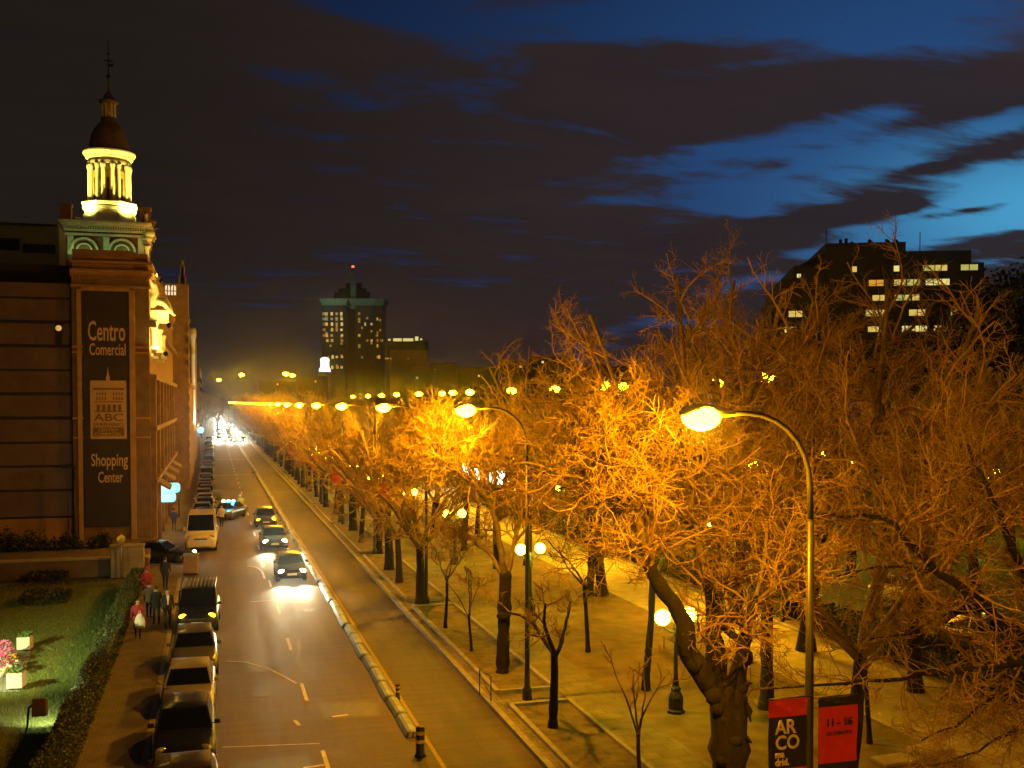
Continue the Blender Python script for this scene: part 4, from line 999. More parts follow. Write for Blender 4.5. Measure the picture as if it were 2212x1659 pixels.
# seated allegorical figure on the ledge, facing the street
st = empty('seated_statue', (xr + .25, YF + 2.2, pz(672, YF)), 0, 'floodlit seated stone figure with raised arm on the building edge', 'statue')
V = [(0, 0, .9), (.0, 0, 1.35), (-.12, 0, 1.8), (-.18, 0, 2.1), (-.10, 0, 2.35), (-.05, 0, 2.62), (.05, .22, .85), (.75, .28, .95), (1.0, .25, .35), (1.15, .25, .0), (1.35, .25, -.02), (.05, -.22, .85), (.60, -.3, .7), (.95, -.3, .15), (1.2, -.3, .1),
     (-.15, .34, 1.95), (.05, .5, 1.55), (.35, .4, 1.35), (-.15, -.34, 1.95), (-.30, -.5, 2.35), (-.45, -.4, 2.75), (-.30, 0, .55), (-.1, 0, .3)]
E = [(0,1),(1,2),(2,3),(3,4),(4,5),(0,6),(6,7),(7,8),(8,9),(9,10),(0,11),(11,12),(12,13),(13,14),(3,15),(15,16),(16,17),(3,18),(18,19),(19,20),(0,21),(21,22)]
rd_ = [.42,.34,.36,.28,.12,.2,.27,.2,.15,.10,.07,.27,.2,.14,.08,.13,.10,.08,.13,.1,.07,.4,.5]
me = skin_mesh('figure', V, E, rd_, [cream], 2); link(bpy.data.objects.new('figure', me), st)
m = MB(); m.bbox(-.7, .9, -.6, .6, -.6, .25, .05); m.build('pedestal', cream, st)
# sandstone building with crenellated corner tower
YS = yd(120, -4); sand = mat('sandstone', (.26, .165, .085), .85, var=.25, scale=1.0, bump=.2)
xs0, xs1 = px(338, YS), px(408, YS); zs = lambda v: pz(v, YS, 375)
ss = empty('sandstone_building', ((xs0 + xs1) / 2, YS, 0), 0, 'sandstone building with stepped crenellated tower and two lit windows', 'building')
off = Matrix.Translation((-(xs0 + xs1) / 2, -YS, 0))
m = MB(); m.M = off; m.box(xs0 - 5, xs1, YS, YS + 30, 0, zs(830)); m.build('wall', sand, ss)
m = MB(); m.M = off; m.box(xs0, xs1 - .0, YS + .2, YS + 5, zs(830), zs(612)); m.build('tower', sand, ss)
m = MB(); m.M = off
for u0, u1, v in ((340, 350, 596), (388, 404, 596), (392, 401, 575), (394, 399, 562)): m.box(px(u0, YS), px(u1, YS), YS + .2, YS + 1.5, zs(613), zs(v))
m.box(xs0 - .1, xs1 + .15, YS + .05, YS + 5, zs(690), zs(684)); m.box(xs0 - .1, xs1 + .2, YS - .15, YS + 30, zs(834), zs(826)); m.build('battlement', sand, ss)
lw = emis('lit_window_pale', (1.0, .85, .55), .9)
for u in (364, 377):
    m = MB(); m.M = off; a, b = px(u - 5, YS), px(u + 5, YS); z0, z1 = zs(637), zs(620)
    m.prismy([(a, z0), (b, z0), (b, z1)] + [((a + b) / 2 + (b - a) / 2 * math.cos(R(q)), z1 + (b - a) / 2 * math.sin(R(q))) for q in (45, 90, 135)] + [(a, z1)], YS + .12, YS + .2); f = m.build('window', lw, ss)
    m = MB(); m.M = off; m.box((a + b) / 2 - .06, (a + b) / 2 + .06, YS + .06, YS + .12, z0, z1 + .3); m.box(a, b, YS + .06, YS + .12, (z0 + z1) / 2 - .05, (z0 + z1) / 2 + .05); m.build('frame', sand, f)
m = MB(); m.M = off
for k in range(14): m.box(xs1 - .02, xs1 + .12, YS - .1, YS + .5, 1 + k * 1.3, 1.7 + k * 1.3)
m.build('quoin', M['stone'], ss)
# building with one white-lit corner pilaster
YP = yd(152, -3); xp1 = px(418, YP); zp = lambda v: pz(v, YP, 415)
bp_ = empty('balcony_building', (xp1 - 3, YP, 0), 0, 'dark apartment building with balconies and a white-lit corner pilaster', 'building')
off = Matrix.Translation((-(xp1 - 3), -YP, 0))
m = MB(); m.M = off; m.box(xp1 - 9, xp1 - .15, YP + .6, YP + 45, 0, zp(705)); m.build('wall', stucco, bp_)
m = MB(); m.M = off; m.lathe([(.45, zp(930)), (.45, zp(924)), (.32, zp(920)), (.30, zp(770)), (.36, zp(764)), (.30, zp(760)), (.34, zp(738)), (.50, zp(726)), (.55, zp(715)), (.42, zp(708))], 14, (xp1 - .05, YP + .4, 0)); m.build('pilaster', M['white'], bp_)
for k in range(4):
    m = MB(); m.M = off; z = zp(900 - k * 52); m.box(xp1 - 1.6, xp1 - .5, YP - .2, YP + .6, z, z + .12)
    for j in range(8): m.box(xp1 - 1.58 + j * .14, xp1 - 1.55 + j * .14, YP - .18, YP - .15, z + .12, z + 1.0)
    m.box(xp1 - 1.6, xp1 - .5, YP - .2, YP - .15, z + 1.0, z + 1.05); m.build('balcony', M['darkmetal'], bp_)
flood((xp1 + .9, YP - .9, zp(936)), (xp1, YP + .4, zp(840)), 5000, (1.0, .95, .66), 'floodlight below the white-lit corner pilaster', 70)
# row of street fronts farther on
for i, (yy, hh, ln, lab) in enumerate(((200, 17, 38, 'dim ochre street front beyond the balcony building'), (242, 20, 46, 'taller dim street front far along the left side'), (292, 15, 60, 'low dark street front near the end of the street'), (356, 21, 70, 'dark block closing the left side of the street'), (430, 18, 120, 'last dark block at the street end'))):
    b = empty('street_front', (-7, yy, 0), 0, lab, 'building'); m = MB(); m.box(-9, 2.9, 0, ln - 1, 0, hh); m.box(-9, 3.05, -.1, ln - .9, hh, hh + .4); m.build('wall', stucco if i % 2 else bricko, b)
    for z in np.arange(3.4, hh - 2, 3.3):
        mm_ = MB()
        for j in range(int(ln / 4)): mm_.box(2.88, 2.94, 1.5 + j * 4, 2.8 + j * 4, z, z + 1.9)
        mm_.build('window_row', M['glass'], b)
# rooftop block upper left
YR = 96.0; g_ = lambda v: pz(v, YR, 60)
rf = empty('rooftop_block', (px(60, YR), YR, 0), 0, 'dim flat-roofed block above the banded wing at the left edge', 'building')
off = Matrix.Translation((-px(60, YR), -YR, 0)); dim = mat('dim_render', (.18, .17, .13), .9, var=.3)
m = MB(); m.M = off; m.box(px(-60, YR), px(132, YR), YR, YR + 12, 8, g_(487)); m.build('wall', dim, rf)
m = MB(); m.M = off; m.box(px(-62, YR), px(130, YR), YR - .25, YR + 12.2, g_(488), g_(483)); m.build('roof', darkroof, rf)
for u0, u1, v0, v1 in ((2, 48, 516, 542), (54, 124, 527, 546)):
    m = MB(); m.M = off; m.box(px(u0, YR), px(u1, YR), YR - .05, YR + .02, g_(v1), g_(v0)); m.build('window', M['glass'], rf)

# ------------------------------------------------------------------ leaves: hedges and shrubs
def leaf_mesh(pts, nrm, size, seed, mats):
    g_ = np.random.default_rng(seed); n = len(pts)
    a = unit(g_.normal(size=(n, 3)) + nrm * .6); b = unit(np.cross(a, g_.normal(size=(n, 3)))); s_ = size * g_.uniform(.6, 1.3, (n, 1))
    c = np.cross(a, b)
    q = np.stack([pts - b * s_, pts + c * s_ * .5, pts + b * s_, pts - c * s_ * .5], 1).reshape(-1, 3)
    me = bpy.data.meshes.new('foliage'); me.from_pydata(q.tolist(), [], (np.arange(n * 4).reshape(-1, 4)).tolist())
    for m in mats: me.materials.append(m)
    return me
def box_leaves(x0, x1, y0, y1, z0, z1, per, g_, rough=.05):
    P = []; Nn = []
    for ax, (a0, a1, b0, b1), fix, nn in ((2, (x0, x1, y0, y1), z1, (0, 0, 1)), (0, (y0, y1, z0, z1), x1, (1, 0, 0)), (0, (y0, y1, z0, z1), x0, (-1, 0, 0)), (1, (x0, x1, z0, z1), y0, (0, -1, 0)), (1, (x0, x1, z0, z1), y1, (0, 1, 0))):
        k = int(abs((a1 - a0) * (b1 - b0)) * per); A = g_.uniform(a0, a1, k); B = g_.uniform(b0, b1, k); C = np.full(k, fix)
        p_ = np.stack({2: (A, B, C), 0: (C, A, B), 1: (A, C, B)}[ax], -1); P.append(p_ + g_.normal(size=p_.shape) * rough); Nn.append(np.tile(nn, (k, 1)))
    return np.concatenate(P), np.concatenate(Nn)
gl_ = np.random.default_rng(77)
hg = empty('hedge', (-4.0, 20, .05), 0, 'long clipped hedge between the lawn and the pavement', 'hedge')
P, Nn = box_leaves(-.30, .30, -12, 40.5, .05, .98, 420, gl_, .04)
P[:, 0] += .05 * np.sin(P[:, 1] * 1.3) * (P[:, 2] > .3); P[:, 2] += .04 * np.sin(P[:, 1] * .9 + 1)
link(bpy.data.objects.new('foliage', leaf_mesh(P, Nn, .045, 1, [M['leaf']])), hg)
m = MB(); m.box(-.24, .24, -12, 40.4, 0, .9); m.build('core', M['leafd'], hg)
for u, v, w_, h_, lb in ((92, 1310, 2.1, .42, 'square clipped box hedge on the dark lawn, nearer one'), (97, 1262, 1.9, .38, 'square clipped box hedge on the dark lawn, farther one')):
    p = G(u, v); t = empty('box_hedge', (p.x, p.y + w_ / 2, .06), 0, lb, 'hedge'); PP = []; NN = []
    for a in ((-w_/2, w_/2, -w_/2, -w_/2 + .5), (-w_/2, w_/2, w_/2 - .5, w_/2), (-w_/2, -w_/2 + .5, -w_/2 + .5, w_/2 - .5), (w_/2 - .5, w_/2, -w_/2 + .5, w_/2 - .5)):
        q, n_ = box_leaves(*a, 0, h_, 160, gl_); PP.append(q); NN.append(n_)
    link(bpy.data.objects.new('foliage', leaf_mesh(np.concatenate(PP), np.concatenate(NN), .07, 2, [M['leafd']])), t)
def shrub(x, y, z, r_, h_, label, group=None, mats=None, size=.10, n=1500):
    t = empty('shrub', (x, y, z), 0, label, 'shrub', group); d = unit(gl_.normal(size=(n, 3))); d[:, 2] = np.abs(d[:, 2])
    rr_ = gl_.uniform(.55, 1.08, (n, 1)) * (1 + .18 * np.sin(d[:, :1] * 5 + d[:, 1:2] * 4)); P = d * rr_ * np.array([r_, r_ * .8, h_])
    link(bpy.data.objects.new('foliage', leaf_mesh(P, d, size, int(x * 10) % 97, mats or [M['leafd']])), t)
    m = MB(); m.tube([(0, 0, 0), (.02, 0, h_ * .5), (.1, .05, h_ * .8)], [.05, .04, .02], 6); m.build('stem', M['bark'], t); return t
for u, v, w_, h_, lb in ((-2, 1202, 1.3, 1.5, 'rounded dark shrub cut by the left picture edge'), (60, 1204, 1.35, 1.55, 'widest rounded dark shrub above the stone wall'), (141, 1200, 1.0, 1.3, 'rounded dark shrub in the middle of the stone wall'), (214, 1196, .75, 1.2, 'smaller dark shrub under the sign banner')):
    x = px(u, 69.5); shrub(x, 69.5, pz(v, 69.5, u), w_, h_, lb)
# stone wall and pier at the edge of the lawn
YQ = 64.5
sw = empty('stone_wall', (px(150, YQ), YQ, 0), 0, 'low stone retaining wall in front of the shopping centre', 'wall'); off = Matrix.Translation((-px(150, YQ), -YQ, 0))
stm = brick_mat('wall_stone', (.36, .28, .20), (.30, .23, .16), (.16, .12, .08), .8, .9, .45, .015)
m = MB(); m.M = off; m.box(px(-300, YQ), px(318, YQ), YQ, YQ + .5, 0, 1.0); m.build('wall', stm, sw)
m = MB(); m.M = off; m.box(px(-300, YQ), px(318, YQ) + .05, YQ - .06, YQ + .6, 1.0, 1.10); m.build('coping', M['stone'], sw)
m = MB(); m.M = off; m.box(px(-300, YQ), px(318, YQ) - .1, YQ + .5, YQ + 9, .5, 1.04); m.build('planted_terrace', M['soil'], sw)
pr = empty('stone_pier', (px(275, YQ), YQ - .4, 0), 0, 'broad stone pier at the end of the low wall', 'pier'); m = MB(); m.bbox(-.95, .85, -.3, .38, 0, 1.75, .03); m.build('block', stm, pr)
m = MB(); m.bbox(-1.0, .9, -.36, .36, 1.75, 1.87, .02); m.build('cap_stone', M['stone'], pr)
p = G(262, 1250); sg = empty('sign_post', (p.x, p.y, .05), 0, 'grey post with small road sign seen from behind the hedge', 'sign')
m = MB(); m.tube([(0, 0, 0), (0, 0, 2.55)], .045, 8); m.build('post', M['galv'], sg); m = MB(); m.M = Matrix.Translation((0, -.06, 2.15)) @ Matrix.Rotation(R(90), 4, 'X') @ Matrix.Rotation(R(40), 4, 'Y'); m.lathe([(.01, -.01), (.29, -.01), (.30, 0), (.29, .01), (.01, .01)], 20); m.build('sign_plate', M['galv'], sg)
p = G(300, 1240); bo = empty('bollard_light', (p.x - .5, p.y, .05), 0, 'short pale garden post on the dark lawn edge', 'bollard'); m = MB(); m.lathe([(.06, 0), (.06, .55), (.075, .56), (.075, .7), (.02, .73)], 10); m.build('post', M['galv'], bo)
# flowers, planters and the lawn floodlight
slab = brick_mat('slab_paving', (.30, .29, .27), (.26, .25, .24), (.14, .13, .12), 1.2, .5, .5, .02)
pa, pb, pc, pd_ = G(68, 1405, .07), G(42, 1495, .07), G(-90, 1495, .07), G(-70, 1405, .07)
m = MB(); m.add([(*q.xy, .075) for q in (pd_, pc, pb, pa)] , [(0, 1, 2, 3)]); structure('slab_terrace', m, slab)
plm = mat('planter_white', (.70, .66, .56), .6, var=.08); lf = mat('planter_leaf', (.10, .16, .03), .6, var=.4); pk = [mat('petal_pink', (.62, .16, .38), .6, var=.2), mat('petal_magenta', (.50, .05, .28), .6, var=.2), mat('petal_white', (.75, .7, .68), .6, var=.1), mat('petal_yellow', (.65, .42, .06), .6, var=.2)]
def planter(u, v, s_, label):
    p = G(u, v, .08); t = empty('planter', (p.x, p.y + s_ / 2, .08), R(-8), label, 'planter')
    m = MB(); m.bbox(-s_/2, s_/2, -s_/2, s_/2, .04, s_ * 1.08, .015); m.build('box', plm, t)
    m = MB(); m.box(-s_/2 + .06, s_/2 - .06, -s_/2 + .06, s_/2 - .06, 0, .04); m.build('foot', M['darkmetal'], t)
    n = 260; P = gl_.uniform(-1, 1, (n, 3)) * np.array([s_ * .46, s_ * .46, .11]) + np.array([0, 0, s_ * 1.16]); link(bpy.data.objects.new('plant', leaf_mesh(P, np.tile([0, 0, 1.], (n, 1)), .055, 5, [lf])), t)
planter(52, 1406, .50, 'white cube planter with pale greenery, the farther of two'); planter(33, 1490, .52, 'white cube planter with pale greenery, the nearer of two')
def flowers(u, v, r_, ci, label):
    p = G(u, v, .08); t = empty('flower_pot', (p.x, p.y, .08), 0, label, 'flowers'); 
    m = MB(); m.lathe([(r_ * .45, 0), (r_ * .6, r_ * .9), (r_ * .55, r_ * .9)], 12); m.build('pot', plm, t)
    n = 170; d = unit(gl_.normal(size=(n, 3))); d[:, 2] = np.abs(d[:, 2]); P = d * r_ * gl_.uniform(.8, 1.05, (n, 1)) + np.array([0, 0, r_ * 1.1]); link(bpy.data.objects.new('blossom', leaf_mesh(P, d, .06, 8, [pk[ci]])), t)
    n = 90; P = gl_.normal(size=(n, 3)) * r_ * .5 + np.array([0, 0, r_]); link(bpy.data.objects.new('leaves', leaf_mesh(P, P * 0, .06, 9, [lf])), t)
flowers(8, 1428, .38, 0, 'big pale pink flower bunch, farthest on the terrace'); flowers(3, 1462, .40, 1, 'magenta flowers in a white pot at the left edge'); flowers(22, 1445, .26, 3, 'yellow blossom in front of the pink bunch'); flowers(39, 1448, .17, 2, 'small white flowers at the right of the bunch'); flowers(15, 1436, .3, 0, 'pink blossom between the yellow and the magenta flowers')
p = G(55, 1590); fb = empty('lawn_floodlight', (p.x, p.y, .06), R(-6), 'brown box floodlight on a curved post lighting the lawn', 'floodlight')
m = MB(); m.tube([(0, 0, 0), (.06, 0, .25), (.08, 0, .55), (.10, 0, .78), (.22, 0, .88)], [.025, .03, .035, .04, .04], 8); m.build('post', M['darkmetal'], fb)
bxm = mat('floodlight_box', (.10, .055, .04), .6, var=.15); m = MB(); m.M = Matrix.Translation((.42, 0, .80)) @ Matrix.Rotation(R(-10), 4, 'X'); m.bbox(-.20, .20, -.13, .13, -.27, .25, .015); m.build('lamp_box', bxm, fb)
flw = emis('lawn_flood_glass', (.95, 1, .75), 20); m = MB(); m.M = Matrix.Translation((.42, .135, .80)) @ Matrix.Rotation(R(-10), 4, 'X'); m.box(-.17, .17, -.003, .003, -.22, .20); m.build('lens', flw, fb)
light('lawn_light', 'SPOT', (.42, .20, .86), 500, (.95, 1.0, .62), fb, .12, R(118), .6, (-.5, 5.5, .0))
q_ = (-12.0, 36.0, 0); gf = empty('garden_floodlight', q_, 0, 'garden floodlight on a short mast beyond the left picture edge, lighting planters and lawn', 'floodlight')
m = MB(); m.tube([(0, 0, 0), (0, 0, 4.2)], .05, 8); m.build('mast', M['galv'], gf); m = MB(); m.M = Matrix.Translation((.1, .1, 4.2)) @ Matrix.Rotation(R(-30), 4, 'X'); m.bbox(-.2, .2, -.12, .1, -.15, .15, .02); m.build('lamp_box', bxm, gf)
m = MB(); m.M = Matrix.Translation((.1, .1, 4.2)) @ Matrix.Rotation(R(-30), 4, 'X'); m.box(-.17, .17, .103, .108, -.12, .12); m.build('lens', flw, gf)
light('lawn_light', 'SPOT', (.2, .3, 4.15), 9000, (.92, 1.0, .40), gf, .15, R(70), 1.0, (4.6, 7.0, -.3))
n = 46000; gx = gl_.uniform(-13, -4.4, n); gy = 27 + 36 * gl_.uniform(0, 1, n) ** 1.4; gp = np.stack([gx, gy, np.full(n, .06)], -1); h_ = gl_.uniform(.05, .12, n); a_ = gl_.uniform(0, 6.28, n)
tip = gp + np.stack([gl_.normal(size=n) * .03, gl_.normal(size=n) * .03, h_], -1); sd = np.stack([np.cos(a_), np.sin(a_), a_ * 0], -1) * .009
me = bpy.data.meshes.new('grass'); me.from_pydata(np.stack([gp - sd, gp + sd, tip], 1).reshape(-1, 3).tolist(), [], np.arange(n * 3).reshape(-1, 3).tolist()); me.materials.append(M['grass']); o = bpy.data.objects.new('grass', me); COL.objects.link(o); tag(o, 'short grass of the lit lawn', 'grass', kind='stuff')
# ------------------------------------------------------------------ vehicles (local front = -Y)
def paint(name, c, rough=.28, metal=.3): return mat(name, c, rough, metal, var=.06, scale=3, coat=.6)
PNT = {'black': paint('paint_black', (.012, .012, .013)), 'silver': paint('paint_silver', (.42, .40, .37), .32, .5), 'dark': paint('paint_graphite', (.05, .05, .05)), 'white': paint('paint_white', (.62, .58, .50), .35, 0),
       'blue': paint('paint_navy', (.02, .03, .06)), 'brown': paint('paint_dark_brown', (.05, .032, .02)), 'grey': paint('paint_grey', (.20, .20, .19), .3, .5), 'red': paint('paint_dark_red', (.16, .015, .012))}
hl_off = mat('headlight_glass', (.45, .45, .42), .12, .5, var=0); hl_on = emis('headlight_on', (1.0, .96, .80), 160); hl_far = emis('headlight_far', (1.0, .97, .88), 300); hl_amb = emis('headlight_amber', (1.0, .36, .004), 14)
tl_m = mat('tail_lens', (.22, .012, .01), .2, 0, var=0); trim = mat('black_trim', (.015, .015, .015), .55, 0, var=0); seatred = mat('seat_cover_red', (.12, .02, .012), .8, var=.2)
CARS = {
 # L, W, hood z, belt z, roof z, windscreen base y, roof front y, roof rear y, rear window base y (fractions of L from the front), nose z
 'hatch': dict(L=3.75, W=1.64, hood=.88, belt=.92, roof=1.44, a=.27, b=.42, c=.84, d=.95, nose=.66, tail=.95),
 'sedan': dict(L=4.35, W=1.72, hood=.86, belt=.90, roof=1.41, a=.28, b=.42, c=.70, d=.83, nose=.64, tail=.95),
 'small': dict(L=3.60, W=1.62, hood=.84, belt=.90, roof=1.40, a=.26, b=.43, c=.80, d=.93, nose=.62, tail=.93),
 'kangoo': dict(L=4.0, W=1.68, hood=1.02, belt=1.02, roof=1.80, a=.21, b=.36, c=.97, d=.985, nose=.78, tail=1.02),
 'van': dict(L=5.2, W=2.0, hood=1.28, belt=1.30, roof=2.42, a=.15, b=.30, c=.98, d=.99, nose=1.0, tail=1.30)}
def rr_ring(y, hw, z0, z1, bulge=.03):
    h = z1 - z0; c = min(.12, h * .25, hw * .3)
    half = [(hw - .10, z0), (hw - .015, z0 + .06), (hw + bulge * .2, z0 + h * .30), (hw + bulge, z0 + h * .55), (hw, z1 - c * 1.1), (hw - c * .35, z1 - c * .45), (hw - c, z1 - .01), (hw * .5, z1 + .012)]
    return [(x, y, z) for x, z in half] + [(-x, y, z) for x, z in half[::-1]]
def car_mbs(kind, merged_wheels=False):
    p = CARS[kind]; L_, W_ = p['L'], p['W']; hw = W_ / 2; y0 = -L_ / 2; Yf = lambda f: y0 + f * L_
    out = {}
    b = MB()
    st = [(0.0, hw * .80, .32, p['nose'] - .10), (.015, hw * .88, .24, p['nose'] + .01), (.05, hw * .95, .20, p['nose'] + .07), (.12, hw * .99, .19, p['nose'] + (p['hood'] - p['nose']) * .62), (p['a'] - .02, hw, .19, p['hood']), (p['a'] + .05, hw, .19, p['belt']), (.6, hw, .19, p['belt'] + .01), (p['d'] - .05, hw, .19, p['belt'] + .01), (min(p['d'] + .01, .97), hw * .98, .20, p['tail']), (.985, hw * .95, .24, p['tail'] - .05), (1.0, hw * .88, .30, p['tail'] - .16)]
    b.loft([rr_ring(Yf(f), w_, z0, z1) for f, w_, z0, z1 in st]); out['body'] = b
    # greenhouse: painted pillars and roof, glass laid a few mm proud
    tin = hw * (.74 if p['roof'] < 1.6 else .84); bz = p['belt'] - .02
    A = [(-hw * .93, Yf(p['a']), bz), (hw * .93, Yf(p['a']), bz)]; B = [(-tin, Yf(p['b']), p['roof'] - .05), (tin, Yf(p['b']), p['roof'] - .05)]
    Cc = [(-tin, Yf(p['c']), p['roof'] - .04), (tin, Yf(p['c']), p['roof'] - .04)]; D = [(-hw * .92, Yf(p['d']), bz), (hw * .92, Yf(p['d']), bz)]
    g = MB()
    rb_ = [[], []]
    def ringpts(t):
        k = [A[0], A[1], D[1], D[0]]; kk = [B[0], B[1], Cc[1], Cc[0]]
        return [tuple(k[i][c] * (1 - t) + kk[i][c] * t for c in range(3)) for i in range(4)]
    g.add(ringpts(0) + ringpts(1), [(0, 1, 5, 4), (1, 2, 6, 5), (2, 3, 7, 6), (3, 0, 4, 7)], False)
    n = 6; vs = []; fs = []                          # domed roof
    for j in range(n + 1):
        for i in range(n + 1):
            s_, t_ = i / n, j / n; x = -tin + 2 * tin * s_; y = Yf(p['b']) + (Yf(p['c']) - Yf(p['b'])) * t_
            z = p['roof'] - .05 + .05 * (1 - (2 * s_ - 1) ** 4) * (1 - (2 * t_ - 1) ** 6) + (.01 * t_)
            vs.append((x, y, z))
    for j in range(n):
        for i in range(n):
            a = j * (n + 1) + i; fs.append((a, a + 1, a + n + 2, a + n + 1))
    g.add(vs, fs, True); out['roof'] = g
    def panel(q, inset, prox, mbx, xs=(0, 1)):
        q = [Vector(v) for v in q]; c = sum(q, Vector()) / 4
        nrm = (q[1] - q[0]).cross(q[3] - q[0]).normalized()
        if nrm.dot(c - Vector((0, c.y * .5, .6))) < 0: nrm = -nrm
        def bil(s_, t_): return (q[0] * (1 - s_) + q[1] * s_) * (1 - t_) + (q[3] * (1 - s_) + q[2] * s_) * t_
        w_ = (q[1] - q[0]).length; h_ = (q[3] - q[0]).length; iu, iv = inset / w_, inset / h_
        s0, s1 = xs[0] + iu, xs[1] - iu
        mbx.add([bil(s0, iv) + nrm * prox, bil(s1, iv) + nrm * prox, bil(s1, 1 - iv) + nrm * prox, bil(s0, 1 - iv) + nrm * prox], [(0, 1, 2, 3)], False)
    m = MB(); panel([A[0], A[1], B[1], B[0]], .055, .006, m); out['windscreen'] = m
    m = MB()
    if p['d'] < .98: panel([D[1], D[0], Cc[0], Cc[1]], .07, .006, m); out['rear_window'] = m
    for s_, nm in ((0, 'side_window'), (1, 'side_window2')):
        m = MB(); q = [A[s_], D[s_], Cc[s_], B[s_]]
        if kind == 'van': panel(q, .07, .006, m, (.0, .36))
        else: panel(q, .06, .006, m, (0, .50)); panel(q, .06, .006, m, (.50, 1))
        out[nm] = m
    for s_ in (-1, 1):
        m = MB(); zc = p['nose'] - .02; 
        m.M = Matrix.Translation((s_ * hw * .70, y0 + .055 * L_ * .55, zc)) @ Matrix.Rotation(s_ * R(-22), 4, 'Z')
        m.ball((0, 0, 0), 1, 14, 8, (hw * .22, .085, .105)); out['headlight%d' % s_] = m
        m = MB(); m.bbox(s_ * hw * .90 - .08, s_ * hw * .90 + .08, -y0 - .10, -y0 - .005, p['tail'] - .40, p['tail'] - .14, .02); out['taillight%d' % s_] = m
        m = MB(); ym = Yf(p['a'] + .05); zz_ = p['belt'] + .08
        m.tube([(s_ * hw * .92, ym, zz_ - .02), (s_ * (hw + .03), ym, zz_ + .01)], .02, 6); m.M = Matrix.Translation((s_ * (hw + .07), ym, zz_ + .03)) @ Matrix.Rotation(s_ * R(-12), 4, 'Z'); hh_ = .065 if kind != 'van' else .14; m.loft([[(x_ * q_, y_, z_ * q_) for x_, z_ in ((-.085, -hh_ * .7), (-.06, -hh_), (.06, -hh_), (.085, -hh_ * .6), (.085, hh_ * .6), (.06, hh_), (-.06, hh_), (-.085, hh_ * .7))] for y_, q_ in ((-.05, .55), (-.035, .85), (.0, 1.0), (.035, 1.0))], smooth=False); out['mirror%d' % s_] = m
    m = MB(); zg = p['nose'] - .16; m.bbox(-hw * .42, hw * .42, y0 - .012, y0 + .06, zg - .04, zg + .05, .01); m.bbox(-hw * .62, hw * .62, y0 + .0, y0 + .07, .27, .36, .01); out['grille'] = m
    m = MB(); m.box(-.26, .26, y0 - .022, y0 - .002, .40, .51); out['number_plate'] = m
    rw = .30 if kind != 'van' else .34
    for i, (f, s_) in enumerate(((.17, -1), (.17, 1), (.80, -1), (.80, 1))):
        m = MB(); m.M = Matrix.Translation((s_ * (hw - .085), Yf(f), rw)) @ Matrix.Rotation(R(90), 4, 'Y')
        m.lathe([(rw * .68, -.10), (rw * .95, -.10), (rw, -.06), (rw, .06), (rw * .95, .10), (rw * .68, .10)], 20); out['tyre%d' % i] = m
        m = MB(); m.M = Matrix.Translation((s_ * (hw - .085), Yf(f), rw)) @ Matrix.Rotation(R(90), 4, 'Y')
        m.lathe([(.04, -.085), (rw * .5, -.088), (rw * .67, -.098), (rw * .67, .098), (rw * .5, .088), (.04, .085)], 14); out['rim%d' % i] = m
        m = MB(); m.M = Matrix.Translation((s_ * (hw - .03), Yf(f), rw + .02)) @ Matrix.Rotation(R(90), 4, 'Y'); m.lathe([(rw * 1.16, -.055), (rw * 1.16, .055)], 20); out['arch%d' % i] = m
    return out
def base(nm): return nm.rstrip('0123456789-')
MATN = {'windscreen': 'glass', 'rear_window': 'glass', 'side_window': 'glass'}
def make_car(kind, col, label, lights='off', name='parked_car', cat='car', group=None, simple=False):
    out = car_mbs(kind); pm = PNT[col]; hm_ = {'off': hl_off, 'on': hl_on, 'far': hl_far, 'amber': hl_amb}[lights]
    t = empty(name, (0, 0, 0), 0, label, cat, group)
    mm = {'body': pm, 'roof': pm, 'headlight': hm_, 'taillight': tl_m, 'mirror': pm, 'grille': trim, 'number_plate': M['plate'], 'tyre': M['rubber'], 'rim': M['rim'], 'arch': trim, 'windscreen': M['glass'], 'rear_window': M['glass'], 'side_window': M['glass']}
    if simple:                                       # far off: body, glass and lights only
        b = MB(); ms = [pm, M['glass'], trim, M['plate'], M['rim']]; idx = {'body': 0, 'roof': 0, 'mirror': 0, 'windscreen': 1, 'rear_window': 1, 'side_window': 1, 'grille': 2, 'tyre': 2, 'arch': 2, 'number_plate': 3, 'rim': 4}
        for k_, mb in out.items():
            q = base(k_)
            if q in ('headlight', 'taillight'): mb.build(q, mm[q], t); continue
            b.cur = idx[q]; o_ = len(b.v); b.v += mb.v; b.f += [tuple(i + o_ for i in f) for f in mb.f]; b.m += [idx[q]] * len(mb.f); b.sm += mb.sm
        b.build('body', ms, t); return t
    tyres = {}
    for k_, mb in out.items():
        q = base(k_)
        if q == 'tyre': tyres[k_[-1]] = mb.build('wheel', mm[q], t)
    for k_, mb in out.items():
        q = base(k_)
        if q == 'tyre': continue
        if q == 'rim': mb.build('rim', mm[q], tyres[k_[-1]]); continue
        mb.build({'arch': 'wheel_arch'}.get(q, q), mm[q], t)
    return t
def set_at(t, x, y, rz=0): t.location = (x, y, .003); t.rotation_euler = (0, 0, rz); return t
CX = -.78
def front(d, x, L_): return yd(d, x) + L_ / 2        # centre Y so that the nose is at depth d
c = make_car('sedan', 'brown', 'nearest parked dark car, its bonnet cut by the lower picture edge'); set_at(c, CX + .02, front(23.0, CX, 4.35), R(1.5))
c = make_car('hatch', 'black', 'black parked hatchback with a bright reflection along its window pillar, second nearest'); set_at(c, CX - .06, front(28.2, CX, 3.75))
c = make_car('small', 'silver', 'silver parked small car with pale bonnet and round headlights'); set_at(c, CX - .04, front(32.9, CX, 3.6), R(-1))
c = make_car('hatch', 'grey', 'grey parked hatchback directly in front of the black van'); set_at(c, CX + .03, front(38.0, CX, 3.75), R(1))
sm = MB()
